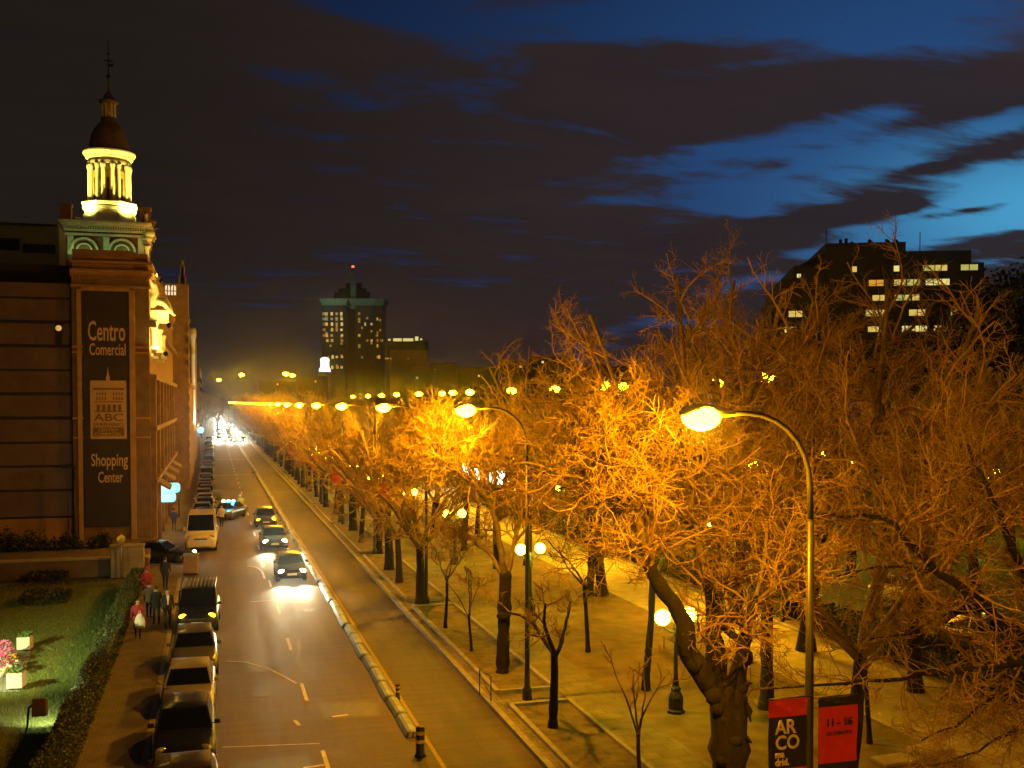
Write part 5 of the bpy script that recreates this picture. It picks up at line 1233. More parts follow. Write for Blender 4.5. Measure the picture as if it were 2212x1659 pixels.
kv = make_car('kangoo', 'black', 'black high-roofed van with amber headlights standing in the traffic lane', 'amber', 'parked_van', 'van'); set_at(kv, CX + .12, front(45.4, CX, 4.0), R(-2))
for s_ in (-1, 1): light('amber_light', 'POINT', (s_ * .62, -2.25, .72), 14, (1, .42, .02), kv, .08)
rk = MB()
for k in range(8): rk.box(-.62 + k * .17, -.58 + k * .17, -.5, 1.85, 1.815, 1.84)
for s_ in (-1, 1): rk.box(s_ * .70 - .02, s_ * .70 + .02, -.55, 1.9, 1.80, 1.86)
rk.build('roof_rack', M['galv'], kv)
dr = MB(); dr.M = Matrix.Translation((-.84, -.55, 0)) @ Matrix.Rotation(R(-48), 4, 'Z'); dr.bbox(-.03, .03, -.0, 1.05, .35, 1.02, .02); dr.build('open_door', PNT['black'], kv)
fr = MB(); fr.M = Matrix.Translation((-.84, -.55, 0)) @ Matrix.Rotation(R(-48), 4, 'Z'); fr.prismy([(-.02, 1.03), (.02, 1.03), (.02, 1.65), (-.02, 1.65)], .0, .05); fr.box(-.02, .02, 0.05, 1.0, 1.6, 1.65); fr.build('door_frame', PNT['black'], kv)
wv = make_car('van', 'white', 'white delivery van parked beyond the dark crossing car', 'off', 'parked_van', 'van'); set_at(wv, CX - .02, front(70.5, CX, 5.2), R(-1.5))
# dark car coming out of the driveway, seen from its side
xcar = make_car('sedan', 'black', 'black car with pale headlights leaving the driveway across the pavement', 'on', 'crossing_car'); set_at(xcar, -3.35, yd(65.5, -3.3), R(75))
light('headlamp_light', 'SPOT', (0, -2.3, .64), 60, (1, .95, .75), xcar, .1, R(80), .6, (0, -7, 0))
# parked line beyond the white van
cols = ['dark', 'black', 'grey', 'blue', 'silver', 'black', 'dark', 'red', 'grey', 'black', 'silver', 'dark']; kinds = ['hatch', 'sedan', 'small', 'hatch', 'sedan', 'kangoo']
protos = {}
y = yd(79.5, CX); i = 0
while y < 262:
    kd, cl = kinds[i % 6], cols[i % 12]; key = (kd, cl); 
    lab = 'parked car in the long line between the white van and the jam'
    if i == 5: o = make_car('hatch', 'grey', lab, 'off', group='x', simple=True)
    elif key not in protos: o = protos[key] = make_car(kd, cl, lab, 'off', group='cars parked in the long kerbside line', simple=True)
    else: o = dup(protos[key], (0, 0, 0))
    set_at(o, CX - .05 + .12 * math.sin(i * 2.3), y + CARS[kd]['L'] / 2, R(1.5 * math.sin(i * 1.9))); y += CARS[kd]['L'] + .9 + .5 * math.sin(i * 3.1) ** 2; i += 1
    if i == 6:
        dm = MB(); dm.M = Matrix.Translation((.84, -.4, 0)) @ Matrix.Rotation(R(62), 4, 'Z'); dm.bbox(-.03, .03, -1.0, 0, .3, 1.35, .02); dm.build('open_door', PNT['grey'], o); o['label'] = 'parked car with its street-side door standing open'; del o['group']
# police car stopped askew with cyan lights
pc = make_car('sedan', 'dark', 'dark car stopped askew in the lane with cyan roof lights', 'off', 'stopped_car'); set_at(pc, 1.25, yd(90, 1.2) + 1.2, R(-24))
cy_ = emis('cyan_beacon', (.05, .75, 1.0), 16); yl_ = emis('yellow_beacon', (1, .75, .2), 18)
for x, mm_ in ((-.45, yl_), (.45, cy_), (0, cy_)):
    m = MB(); m.ball((x, -.1, 1.47), .15, 10, 7, (1, 1, .7)); m.build('beacon', mm_, pc)
light('beacon_light', 'POINT', (.3, -.4, 1.8), 50, (.1, .8, 1.0), pc, .1)
# moving traffic towards us: both lamps of each car throw light down the lane
def mover(kind, col, x, d, label, P=260, lights='on', group=None, name='moving_car', proto=None, simple=False, spot=58):
    if proto is None: o = make_car(kind, col, label, lights, name, 'car', group, simple)
    else: o = dup(proto, (0, 0, 0), None, label, group)
    L_ = CARS[kind]['L']; set_at(o, x, front(d, x, L_), 0)
    if P and proto is None:
        for s_ in ((-1, 1) if d < 100 else (0,)): light('headlamp_light', 'SPOT', (s_ * CARS[kind]['W'] * .36, -L_ / 2 - .10, CARS[kind]['nose']), P, (1.0, .88, .52), o, .10, R(spot), .7, (s_ * .9 + .35, -L_ / 2 - 9, .0))
    return o
mover('small', 'black', 4.15, 58.5, 'car with blazing headlights nearest in the lane beside the divider', 1300)
mover('sedan', 'dark', 3.95, 71.0, 'second car with lit headlights close behind the nearest oncoming one', 800)
mover('hatch', 'black', 4.0, 84.0, 'farthest of the three oncoming cars, beside the car stopped askew', 120, 'amber')
jam = {}
rows = [(264, (1.3, 4.2, 7.2)), (271, (1.4, 4.1)), (283, (1.2, 4.3, 7.1)), (297, (1.5, 4.1)), (316, (1.3, 4.2, 7.2)), (338, (1.4, 4.2)), (365, (1.2, 4.1, 7.0)), (400, (1.4, 4.2)), (440, (1.3, 4.2, 7.0)), (500, (1.4, 4.1)), (580, (1.3, 4.2)), (680, (1.3, 4.2))]
i = 0
for d, xs in rows:
    for x in xs:
        kd = ('sedan', 'hatch', 'small')[i % 3]; key = (kd, d < 268)
        o = mover(kd, ('silver', 'dark', 'black')[i % 3], x, d, 'car with glaring headlights in the jam at the end of the street', 0, 'far', 'cars waiting in the far traffic jam', proto=jam.get(key), simple=True); jam.setdefault(key, o); i += 1
        if x < 2 or d < 268: light('headlamp_light', 'SPOT', (0, -2.4, .75), 5000 if d < 268 else 3000, (1.0, .93, .66), o, .2, R(84), .7, (.6 if x < 2 else 0, -12, 0))
# cars and a motorbike parked by the avenue, seen through the branches
for u, v, col, kd, rz, lb in ((2110, 1400, 'dark', 'sedan', 10, 'dark car parked by the avenue hedge, catching white glints at the right edge'), (2010, 1345, 'black', 'hatch', 10, 'black car parked by the avenue, behind tangled branches'), (1950, 1300, 'silver', 'small', 8, 'grey car parked on the avenue farthest from the right edge')):
    p = G(u, v); o = make_car(kd, col, lb); set_at(o, p.x, p.y, R(180 + rz))
mk_ = mat('moto_red', (.35, .02, .015), .35, .2, var=.1)
def moto(x, y, rz, label, col):
    t = empty('motorcycle', (x, y, .01), rz, label, 'motorcycle')
    for yy in (-.62, .62):
        m = MB(); m.M = Matrix.Translation((0, yy, .29)) @ Matrix.Rotation(R(90), 4, 'Y'); m.lathe([(.20, -.05), (.28, -.05), (.29, 0), (.28, .05), (.20, .05)], 18); wl_ = m.build('wheel', M['rubber'], t)
        m = MB(); m.M = Matrix.Translation((0, yy, .29)) @ Matrix.Rotation(R(90), 4, 'Y'); m.lathe([(.03, -.03), (.20, -.035), (.20, .035), (.03, .03)], 14); m.build('rim', M['rim'], wl_)
    m = MB(); m.tube([(0, -.62, .3), (0, -.45, .85), (0, -.40, 1.0)], [.04, .045, .03], 8); m.tube([(-.33, -.32, 1.05), (0, -.42, 1.0), (.33, -.32, 1.05)], .02, 6); m.build('handlebar', M['chrome'], t)
    m = MB(); m.loft([[(s_ * w_ , y_, z_) for s_, z_ in ((-1, z0), (1, z0), (1, z1), (-1, z1))] for y_, w_, z0, z1 in ((-.45, .10, .5, .9), (-.2, .16, .25, .85), (.3, .17, .3, .72), (.7, .10, .55, .8))]); m.build('body', col, t)
    m = MB(); m.bbox(-.15, .15, -.1, .70, .76, .86, .03); m.build('seat', trim, t)
    m = MB(); m.ball((0, -.55, .86), .09, 10, 7); m.build('headlight', hl_off, t)
    m = MB(); m.box(-.06, .06, .78, .82, .62, .70); m.build('taillight', tl_m, t); return t
p = G(2095, 1455); moto(p.x, p.y, R(200), 'motorcycle with red bodywork parked by the avenue hedge', mk_)
p = G(1905, 1330); moto(p.x, p.y, R(190), 'dark motorcycle parked between the avenue cars', trim)
# bus on the avenue with lit windows
bw = (29.4, yd(119, 29.4)); busm = paint('bus_paint', (.55, .10, .06), .35, 0); bg_ = emis('bus_window_lit', (1.0, .95, .70), 30); bus = empty('city_bus', (*bw, .01), 0, 'city bus with brightly lit windows on the avenue, seen between trees', 'bus')
m = MB(); m.bbox(-1.25, 1.25, -6, 6, .35, 3.05, .12); m.build('body', busm, bus)
m = MB(); m.box(-1.1, 1.1, -6.03, -6.0, 1.2, 2.6); m.build('windscreen', bg_, bus)
for k in range(7):
    for s_ in (-1, 1): m = MB(); m.box(s_ * 1.26 - .012, s_ * 1.26 + .012, -5.5 + 1.62 * k, -4.0 + 1.62 * k, 1.45, 2.55); m.build('window', bg_, bus)
for s_ in (-1, 1):
    m = MB(); m.ball((s_ * .95, -6.02, .8), .16, 10, 6, (1, .4, .7)); m.build('headlight', hl_on, bus)
    for yy in (-3.8, 3.6): m = MB(); m.M = Matrix.Translation((s_ * 1.12, yy, .48)) @ Matrix.Rotation(R(90), 4, 'Y'); m.lathe([(.3, -.15), (.46, -.15), (.48, 0), (.46, .15), (.3, .15)], 18); m.build('wheel', M['rubber'], bus)
light('headlamp_light', 'SPOT', (0, -6.2, .9), 900, (1, .95, .75), bus, .1, R(70), .6, (0, -16, 0))
light('bus_light', 'POINT', (-2.2, -2, 3.2), 500, (1, .95, .7), bus, .4)

# ------------------------------------------------------------------ people
skin_c = mat('skin', (.42, .25, .16), .6, var=.05)
def clothm(n_, c): return mat('cloth_' + n_, c, .9, var=.15, scale=8)
CL = {'dark': clothm('dark', (.018, .016, .018)), 'red': clothm('red', (.30, .02, .025)), 'blue': clothm('blue', (.03, .05, .20)), 'black': clothm('black', (.01, .01, .012)), 'yellow': clothm('hi_vis', (.60, .55, .08)), 'white': clothm('white', (.70, .62, .58)), 'brown': clothm('brown', (.10, .06, .04)), 'hairm': mat('hair_dark', (.02, .014, .01), .6, var=.2)}
def person(x, y, z, rz, h, top, legs, label, stride=.0, arm=(.1, .1), hold=None, hair=True, hat=None, lean=0):
    t = empty('person', (x, y, z), rz, label, 'person'); s = h / 1.75
    V = []; E = []; Rd = []
    def v(p_, r_, par=None):
        V.append(tuple(c_ * s for c_ in p_)); Rd.append(tuple(q * s for q in r_) if hasattr(r_, '__len__') else r_ * s)
        if par is not None: E.append((par, len(V) - 1))
        return len(V) - 1
    pel = v((0, 0, .95), (.15, .11)); wa = v((0, .0, 1.10), (.135, .10), pel); ch_ = v((0, -lean, 1.30), (.17, .12), wa); sh = v((0, -lean * 1.3, 1.44), (.12, .09), ch_); nk = v((0, -lean * 1.4, 1.52), .055, sh); hd = v((0, -lean * 1.5 - .02, 1.60), (.078, .085), nk); tp_ = v((0, -lean * 1.5 - .005, 1.70), (.072, .082), hd); v((0, -lean * 1.5 - .115, 1.61), .016, hd)
    for sd in (-1, 1):
        e_ = v((sd * .085, -lean * 1.5, 1.615), .012, hd)
        st_ = stride * sd
        hp = v((sd * .09, 0, .90), .095, pel); kn = v((sd * .10, -.10 * abs(stride) * 2 - st_ * .28, .49), .062, hp); an = v((sd * .10, -st_ * .55 + .02, .09), .042, kn); v((sd * .11, -st_ * .55 - .15, .035), .036, an)
        so = v((sd * .19, -lean * 1.2, 1.42), .062, sh); a_ = arm[0 if sd < 0 else 1]
        el_ = v((sd * .25, .03 - a_ * .25 - lean, 1.13), .045, so); wr = v((sd * .25, -.05 - a_ * .9 - lean, .90 + a_ * .75), .031, el_); pm_ = v((sd * .245, -.065 - a_ * 1.05 - lean, .84 + a_ * .80), (.034, .018), wr)
        for k, (dx, ln) in enumerate(((-.027, .070), (-.009, .082), (.009, .078), (.027, .060))):
            f1 = v((sd * .245 + dx * .5, -.075 - a_ * 1.1 - lean + dx * .6, .80 + a_ * .83), .0095, pm_); v((sd * .235 + dx * .5, -.085 - a_ * 1.12 - lean + dx * .6, .80 - ln * .7 + a_ * .85), .0075, f1)
        v((sd * .22, -.11 - a_ * 1.05 - lean, .82 + a_ * .8), .0095, pm_)
    zt_, zl = 1.50 * s, .93 * s
    def mf(c_):
        if c_.z > zt_: return 0
        if abs(c_.x) > .20 * s and c_.z < .88 * s + .1 * s: return 0 if (c_.z < .885 * s) else 1
        return 1 if c_.z > zl else (3 if c_.z < .07 * s else 2)
    me = skin_mesh('body', V, E, Rd, [skin_c, CL[top], CL[legs], CL['black']], 1, mf); link(bpy.data.objects.new('body', me), t)
    ly = -lean * 1.5
    if hair and not hat: m = MB(); m.ball((0, (ly + .012) * s, 1.665 * s), .098 * s, 12, 8, (.92, 1, .95)); m.build('hair', CL['hairm'], t)
    if hat: m = MB(); m.lathe([(.15 * s, 1.63 * s), (.11 * s, 1.65 * s), (.115 * s, 1.70 * s), (.09 * s, 1.78 * s), (.02 * s, 1.80 * s)], 14, (0, (ly) * s, 0)); m.build('hat', CL[hat], t)
    for sd in (-1, 1): m = MB(); m.ball((sd * .03 * s, (ly - .092) * s, 1.625 * s), .010 * s, 6, 5); m.build('eye', CL['black'], t)
    m = MB(); m.ball((0, (ly - .094) * s, 1.565 * s), .012 * s, 6, 5, (1.8, .5, .4)); m.build('mouth', mat('lips', (.25, .09, .08), .6, var=0), t)
    m = MB(); m.loft([[(r_ * s * math.cos(a), r_ * .68 * s * math.sin(a) + oy * s, z_ * s) for a in [2 * math.pi * i / 16 for i in range(16)]] for z_, r_, oy in ((.80, .205, 0), (.95, .195, 0), (1.10, .175, 0), (1.30, .215, -lean), (1.42, .20, -lean * 1.2), (1.48, .10, -lean * 1.3))], cap=False); m.build('jacket', CL[top], t)
    if hold: m = MB(); m.loft([[(-w_ * s, y_ * s, z_ * s), (w_ * s, y_ * s, z_ * s), (w_ * s, (y_ + .03) * s, z_ * s), (-w_ * s, (y_ + .03) * s, z_ * s)] for z_, w_, y_ in ((1.06, .012, -.135), (1.25, .035, -.155), (1.42, .06, -.155), (1.49, .05, -.085))]); m.build('shirt_front', CL[hold], t)
    return t
def pp_(u, v): q = G(u, v, .13); return q.x, q.y
person(*pp_(298, 1379), .13, R(0), 1.66, 'red', 'black', 'woman in red walking towards us holding a white bag in front', .35, (.25, .3))
q = pp_(298, 1379); bgm = empty('carried_bag', (q[0] + .10, q[1] - .26, .13), 0, 'white bag carried in front of the woman in red', 'bag'); m = MB(); m.loft([[(w_ * math.cos(a), d_ * math.sin(a), z_) for a in [2 * math.pi * i / 14 for i in range(14)]] for z_, w_, d_ in ((.46, .10, .05), (.50, .20, .10), (.75, .22, .11), (.98, .15, .07), (1.10, .05, .03))]); m.build('bag', CL['white'], bgm); m = MB(); m.tube([(-.04, 0, 1.08), (-.03, 0, 1.2), (.03, 0, 1.2), (.04, 0, 1.08)], .012, 6); m.build('handle', CL['white'], bgm)
person(*pp_(362, 1358), .13, R(14), 1.76, 'dark', 'black', 'man in a dark suit with pale shirt standing beside the black van', 0, (.05, .05), 'white')
person(*pp_(338, 1350), .13, R(200), 1.74, 'black', 'black', 'dark-clothed person turned away, just left of the man in the suit', .05, (.05, .1))
person(*pp_(322, 1336), .13, R(150), 1.68, 'brown', 'black', 'person in brown half hidden behind the dark-clothed person', .05, (.1, .1))
person(*pp_(317, 1300), .13, R(10), 1.72, 'red', 'blue', 'person in red jacket and red hat with blue trousers by the hedge end', .1, (.3, .2), None, True, 'red')
person(*pp_(357, 1275), .13, R(170), 1.75, 'dark', 'black', 'pedestrian in dark coat walking away in front of the driveway', .3, (.1, .1))
person(*pp_(376, 1146), .13, R(180), 1.70, 'blue', 'blue', 'person in blue walking on the pavement near the shop front', .3, (.1, .1))
q = G(519, 1112); person(q.x, q.y, 0, R(160), 1.78, 'yellow', 'black', 'traffic officer in a yellow vest standing in the lane by the stopped car', .05, (.2, .5), None, True, 'white')
q = G(479, 1138); person(q.x, q.y, 0, R(-20), 1.75, 'white', 'black', 'person in a pale top standing in front of the stopped car', .05, (.2, .2))
# ------------------------------------------------------------------ small street things at the left
cyn = emis('sign_cyan', (.0, .70, .85), 1.1); cyw = emis('sign_white', (.14, .90, 1.0), 1.05)
p = at(362, 1064, 80)
ps = empty('pharmacy_sign', (p.x, p.y, p.z), 0, 'glowing turquoise sign projecting from the shop front', 'sign')
def rr2(cx, cz, w_, h_, r_, n=5):
    q = []
    for qx, qz, a0 in ((1, -1, -90), (1, 1, 0), (-1, 1, 90), (-1, -1, 180)):
        for i in range(n + 1): a = R(a0 + 90 * i / n); q.append((cx + qx * (w_ / 2 - r_) + r_ * math.cos(a), cz + qz * (h_ / 2 - r_) + r_ * math.sin(a)))
    return q
m = MB(); m.prismy(rr2(.10, .36, 1.62, .74, .25), -.12, .12); m.build('upper_panel', cyn, ps); m = MB(); m.prismy(rr2(-.14, -.36, 1.48, .70, .25), -.12, .12); m.build('lower_panel', cyn, ps)
m = MB(); m.prismy(rr2(.16, .34, 1.2, .40, .18), -.14, -.125); m.build('upper_face', cyw, ps); m = MB(); m.prismy(rr2(-.12, -.36, 1.0, .46, .2), -.14, -.125); m.build('lower_face', cyw, ps)
m = MB(); m.tube([(-1.9, .05, .82), (.6, .05, .82)], .03, 6); m.tube([(-.3, .05, .82), (-.3, .05, .7)], .02, 6); m.build('bracket', M['darkmetal'], ps)
light('sign_light', 'POINT', (0, -1.2, 0), 25, (.1, .85, 1.0), ps, .3)
p = at(433, 929, 185); bs = empty('blue_sign', (p.x, p.y, 0), 0, 'round lit blue and white sign on a post far down the left pavement', 'sign'); m = MB(); m.tube([(0, 0, 0), (0, 0, p.z)], .05, 6); m.build('post', M['galv'], bs)
bl_ = emis('sign_blue', (.10, .40, 1.0), 3); m = MB(); m.M = Matrix.Translation((0, 0, p.z)) @ Matrix.Rotation(R(90), 4, 'X'); m.lathe([(.02, -.08), (.5, -.08), (.55, 0), (.5, .08), (.02, .08)], 20); m.build('disc', bl_, bs)
m = MB(); m.M = Matrix.Translation((0, -.1, p.z + .15)) @ Matrix.Rotation(R(90), 4, 'X'); m.lathe([(.02, -.01), (.3, -.01), (.3, .01), (.02, .01)], 16); m.build('white_mark', cyw, bs)
p = G(413, 1240); ub = empty('utility_box', (p.x, p.y, 0), R(-4), 'plain ochre street cabinet standing behind the black van', 'cabinet'); m = MB(); m.bbox(-.40, .40, -.3, .3, .08, 1.12, .02); m.build('body', stucco, ub); m = MB(); m.bbox(-.44, .44, -.34, .34, 1.12, 1.2, .02); m.build('lid', M['galv'], ub); m = MB(); m.box(-.42, .42, -.32, .32, 0, .08); m.build('base', trim, ub)
p = at(345, 998, 82); dl = empty('wall_lantern', (p.x, p.y, p.z), 0, 'lit white wall lantern on the shop street front', 'lamp'); wlm = emis('lantern_white', (1, .9, .6), 12); m = MB(); m.ball((0, 0, 0), .17, 10, 8, (.8, .8, 1.5)); m.build('glass', wlm, dl); m = MB(); m.tube([(-.5, 0, .35), (0, 0, .35), (0, 0, .22)], .025, 6); m.build('bracket', M['darkmetal'], dl); light('lantern_light', 'POINT', (.05, -.4, 0), 60, (1, .8, .4), dl, .15)
# bare tree and lamp arm over the left pavement
p = G(400, 1130); place_tree('sap', p.x - .6, p.y + 4, 1, 1.1, 'bare street tree on the left pavement beyond the turquoise sign', name='bare_tree')
p = G(1080, 1520, .06); hr = empty('hoop_barrier', (p.x - .35, p.y + .6, .1), R(8), 'thin bent metal hoop guard at the bed corner', 'barrier'); m = MB(); m.tube([(0, -.5, 0), (0, -.5, .85), (0, .5, .85), (0, .5, 0)], .02, 6); m.tube([(0, -.5, .2), (0, .5, .75)], .012, 6); m.build('hoop', M['darkmetal'], hr)
# benches, bin and pit on the promenade
bwood = mat('bench_wood', (.16, .10, .05), .7, var=.3, scale=10)
def bench(x, y, rz, label, group=None):
    t = empty('park_bench', (x, y, .085), rz, label, 'bench', group)
    m = MB()
    for k in range(4): m.box(-.85, .85, -.22 + k * .115, -.13 + k * .115, .43, .465)
    m.build('seat', bwood, t); m = MB()
    for k in range(3): m.box(-.85, .85, .26 + k * .02, .29 + k * .02, .55 + k * .12, .64 + k * .12)
    m.build('backrest', bwood, t)
    for s_ in (-1, 1): m = MB(); m.tube([(s_ * .65, -.2, 0), (s_ * .65, -.2, .42), (s_ * .65, .22, .42), (s_ * .65, .33, .88)], .022, 6); m.tube([(s_ * .65, .22, .42), (s_ * .65, .28, 0)], .022, 6); m.build('leg', iron, t)
for i, (x, y, lb) in enumerate(((13.6, 56, 'wooden bench beside the flagstone path near the second globe lamp'), (17.6, 38.5, 'wooden bench on the sand behind the near globe lamp'), (13.7, 66, 'wooden bench farther along the flagstone path'))): bench(x, y, R(90 if i != 1 else -90), lb)
p = G(1505, 1555, .09)
for u, v, lb in ((1930, 1645, 'low stone slab edge on the sand at the lower right'), (2010, 1640, 'dark stone block at the lower right corner of the sand')):
    p = G(u, v, .09); t = empty('stone_slab', (p.x, p.y, .085), R(4), lb, 'slab'); m = MB(); m.bbox(-.55, .55, -.35, .35, 0, .10 if u < 2000 else .35, .02); m.build('block', M['stone'], t)
dk = MB()
for u0, v0, u1, v1 in ((1870, 1595, 1990, 1640),):
    a, b = G(u0, v0, .1), G(u1, v1, .1); dk.quad((a.x, a.y, .089), (b.x, b.y, .089), (b.x + .35, b.y + .2, .089), (a.x + .35, a.y + .2, .089))
structure('drain_path', dk, M['strip'])
# hedge along the avenue
for i, (a, b) in enumerate(((16, 27.5), (28.5, 41), (42.5, 70), (72, 110))):
    t = empty('hedge', (25.4, a, .13), 0, ['dark clipped hedge by the avenue at the right edge', 'dark clipped avenue hedge behind the near street lamp', 'dark clipped avenue hedge behind the big tree', 'farthest stretch of the avenue hedge'][i], 'hedge')
    P, Nn = box_leaves(-.6, .6, 0, b - a, .05, 1.0, 130 if i < 2 else 60, gl_, .07); link(bpy.data.objects.new('foliage', leaf_mesh(P, Nn, .085, 30 + i, [M['leafd']])), t); m = MB(); m.box(-.52, .52, .05, b - a - .05, 0, .92); m.build('core', M['leafd'], t)

# ------------------------------------------------------------------ far background
far_wall = mat('far_concrete', (.045, .042, .038), .9, var=.2); cap_g = mat('tower_cap_green', (.22, .36, .26), .6, var=.15); wdark = mat('far_glass', (.012, .014, .016), .25, 0, var=0)
wlit = [emis('office_lit_%d' % i, c_, s_) for i, (c_, s_) in enumerate((((1, .45, .06), .6), ((1, .72, .15), .62), ((1, .42, .08), .2), ((.80, .78, .20), .5), ((1, .86, .26), .8)))]
D1 = 780.0
def aw(u, v, d=D1): return at(u, v, d)
pm_ = D1 / 2290                                     # metres per measured pixel there
twn = empty('twin_tower', aw(765, 868)[:2] + (0,) if False else (aw(765, 868).x, aw(765, 868).y, 0), -YAW, 'far dark twin office tower with pale green cap, lit windows and antenna', 'tower')
def L2(u): return (u - 765) * pm_
def zv(v): return CAMH + (868 - v) * pm_
for u0, u1, nm in ((700, 750, 'west_shaft'), (772, 829, 'shaft')):
    m = MB(); m.box(L2(u0), L2(u1), -8, 14, 0, zv(662)); m.build('shaft', far_wall, twn)
m = MB(); m.box(L2(750), L2(772), 2, 10, 0, zv(664)); m.build('core', wdark, twn)
def cap(u0, u1, ov):
    m = MB(); a, b = L2(u0), L2(u1); m.loft([[(a + i_, -10 + i_, z_), (b - i_, -10 + i_, z_), (b - i_, 16 - i_, z_), (a + i_, 16 - i_, z_)] for z_, i_ in ((zv(663), 2.2), (zv(658), 1.2), (zv(651), .3), (zv(648), 0))], smooth=False); m.build('cap', cap_g, twn)
cap(696, 757, 0); cap(758, 835, 0)
m = MB(); m.box(L2(724), L2(800), -2, 8, zv(648), zv(632)); m.box(L2(732), L2(793), -1, 7, zv(632), zv(624)); m.box(L2(748), L2(782), 0, 6, zv(624), zv(612)); m.build('crown_block', wdark, twn)
m = MB(); m.box(L2(760), L2(771), -4, 0, zv(668), zv(608)); m.box(L2(762), L2(767), -3, -1, zv(608), zv(580)); m.build('antenna', cap_g, twn)
for u_ in (724, 800): light('cap_fill_light', 'POINT', (L2(u_), -26, zv(668)), 2200 if u_ < 750 else 700, (.75, 1.0, .70), twn, .5)  # unseen lights added in mid-air to brighten the cap
rbm = emis('beacon_red', (1, .06, .03), 6); m = MB(); m.ball((L2(764.5), -2, zv(578)), 1.0, 8, 6); m.build('beacon', rbm, twn)
for u in (705, 716, 727, 737, 747, 776, 790, 803, 816, 828):
    m = MB(); m.box(L2(u) - .35, L2(u) + .35, -8.6, -8.0, 0, zv(662)); m.build('mullion', far_wall, twn)
rw = random.Random(9)
def win(par, x, z, w_, h_, y_, mi): m = MB(); m.box(x - w_ / 2, x + w_ / 2, y_ - .12, y_, z - h_ / 2, z + h_ / 2); return m.build('window', mi, par)
lit = {680: (704, 710.5, 721.5, 732, 742), 691: (705, 710.5, 721.5, 732, 742.5, 780, 818), 702: (704, 710.5, 722, 732, 743, 792, 806), 714: (705, 722, 732, 742), 726: (704, 711, 721, 743, 780, 817), 737: (712, 722, 743, 806, 818, 828), 748: (718, 780, 818), 772: (715, 723, 732, 743, 822), 794: (706, 722, 733, 742)}
for v, us in lit.items():
    for u in us:
        if u in (704, 705, 706): u = 711 - 6
        win(twn, L2(u), zv(v), 1.7, rw.uniform(1.5, 2.6), -8.0, wlit[rw.choice((0, 1, 1, 2, 3) if u < 750 else (0, 2, 2, 3))])
for k in range(26): win(twn, L2(rw.choice((710, 721, 732, 742, 780, 786, 797, 806, 818, 825))), zv(rw.uniform(676, 795)), 1.5, 1.6, -8.02, wlit[2])
# lower building beside it with lit roof band
lb_ = empty('low_office', (aw(880, 868, 700).x, aw(880, 868, 700).y, 0), -YAW, 'dark low office block with bright lit band on its roof, right of the twin tower', 'building'); pm2 = 700 / 2290
z2 = lambda v: CAMH + (868 - v) * pm2
m = MB(); m.box((835 - 880) * pm2, (921 - 880) * pm2, 0, 20, 0, z2(736)); m.build('wall', far_wall, lb_)
m = MB(); m.box((845 - 880) * pm2, (925 - 880) * pm2, -6, 0, 0, z2(757)); m.build('front_wing', stucco, lb_)
for u0, u1, v0, v1 in ((850, 868, 731, 737), (871, 893, 731, 737), (897, 904, 727, 736), (908, 912, 731, 735), (839, 844, 732, 736)): m = MB(); m.box((u0 - 880) * pm2, (u1 - 880) * pm2, -.3, 0, z2(v1), z2(v0)); m.build('lit_sign', wlit[4], lb_)
for u in (836, 841, 847, 884): win(lb_, (u - 880) * pm2, z2(775), 1.2, .8, -6.0, wlit[0])
# domed belvedere, its floodlighting put in as a glow of the dome
db = empty('lit_belvedere', (aw(702, 868, 640).x, aw(702, 868, 640).y, 0), 0, 'small domed belvedere with self-glowing white dome left of the twin tower foot', 'building'); pm3 = 640 / 2290; z3 = lambda v: CAMH + (868 - v) * pm3
wem = emis('glowing_white', (.95, 1, .85), 1.5); m = MB(); m.lathe([(3.6, z3(803)), (3.4, z3(797)), (2.7, z3(793)), (2.6, z3(780)), (3.0, z3(777)), (2.2, z3(773)), (.3, z3(771))], 14); m.build('dome', wem, db)
m = MB(); m.lathe([(4.2, 0), (4.2, z3(806)), (3.6, z3(803))], 8, smooth=False); m.build('base', M['stone'], db)
# long dim skyline of low blocks
for i, (u0, u1, v, d) in enumerate(((640, 700, 812, 620), (930, 985, 783, 560), (985, 1075, 792, 600), (1080, 1135, 780, 520), (885, 935, 795, 480), (560, 640, 822, 700), (1140, 1240, 770, 480), (1240, 1400, 790, 520))):
    pm4 = d / 2290; c_ = at((u0 + u1) / 2, 868, d); b = empty('skyline_block', (c_.x, c_.y, 0), -YAW, ['low dim block left of the white belvedere', 'dim block right of the lit low office', 'long dark block on the skyline', 'taller dim block behind the left park trees', 'dim ochre block under the lit low office', 'lowest far block at the street end', 'dark block behind the tall park tree', 'long dark block behind the park at centre right'][i], 'building')
    m = MB(); m.box(-(u1 - u0) / 2 * pm4, (u1 - u0) / 2 * pm4, 0, 14, 0, CAMH + (868 - v) * pm4); m.build('wall', far_wall, b)
    for k in range(1): win(b, rw.uniform(-.4, .4) * (u1 - u0) * pm4, CAMH + (868 - v) * pm4 - rw.uniform(2, 6), 1.0, 1.0, 0, wlit[rw.choice((0, 2, 4))])
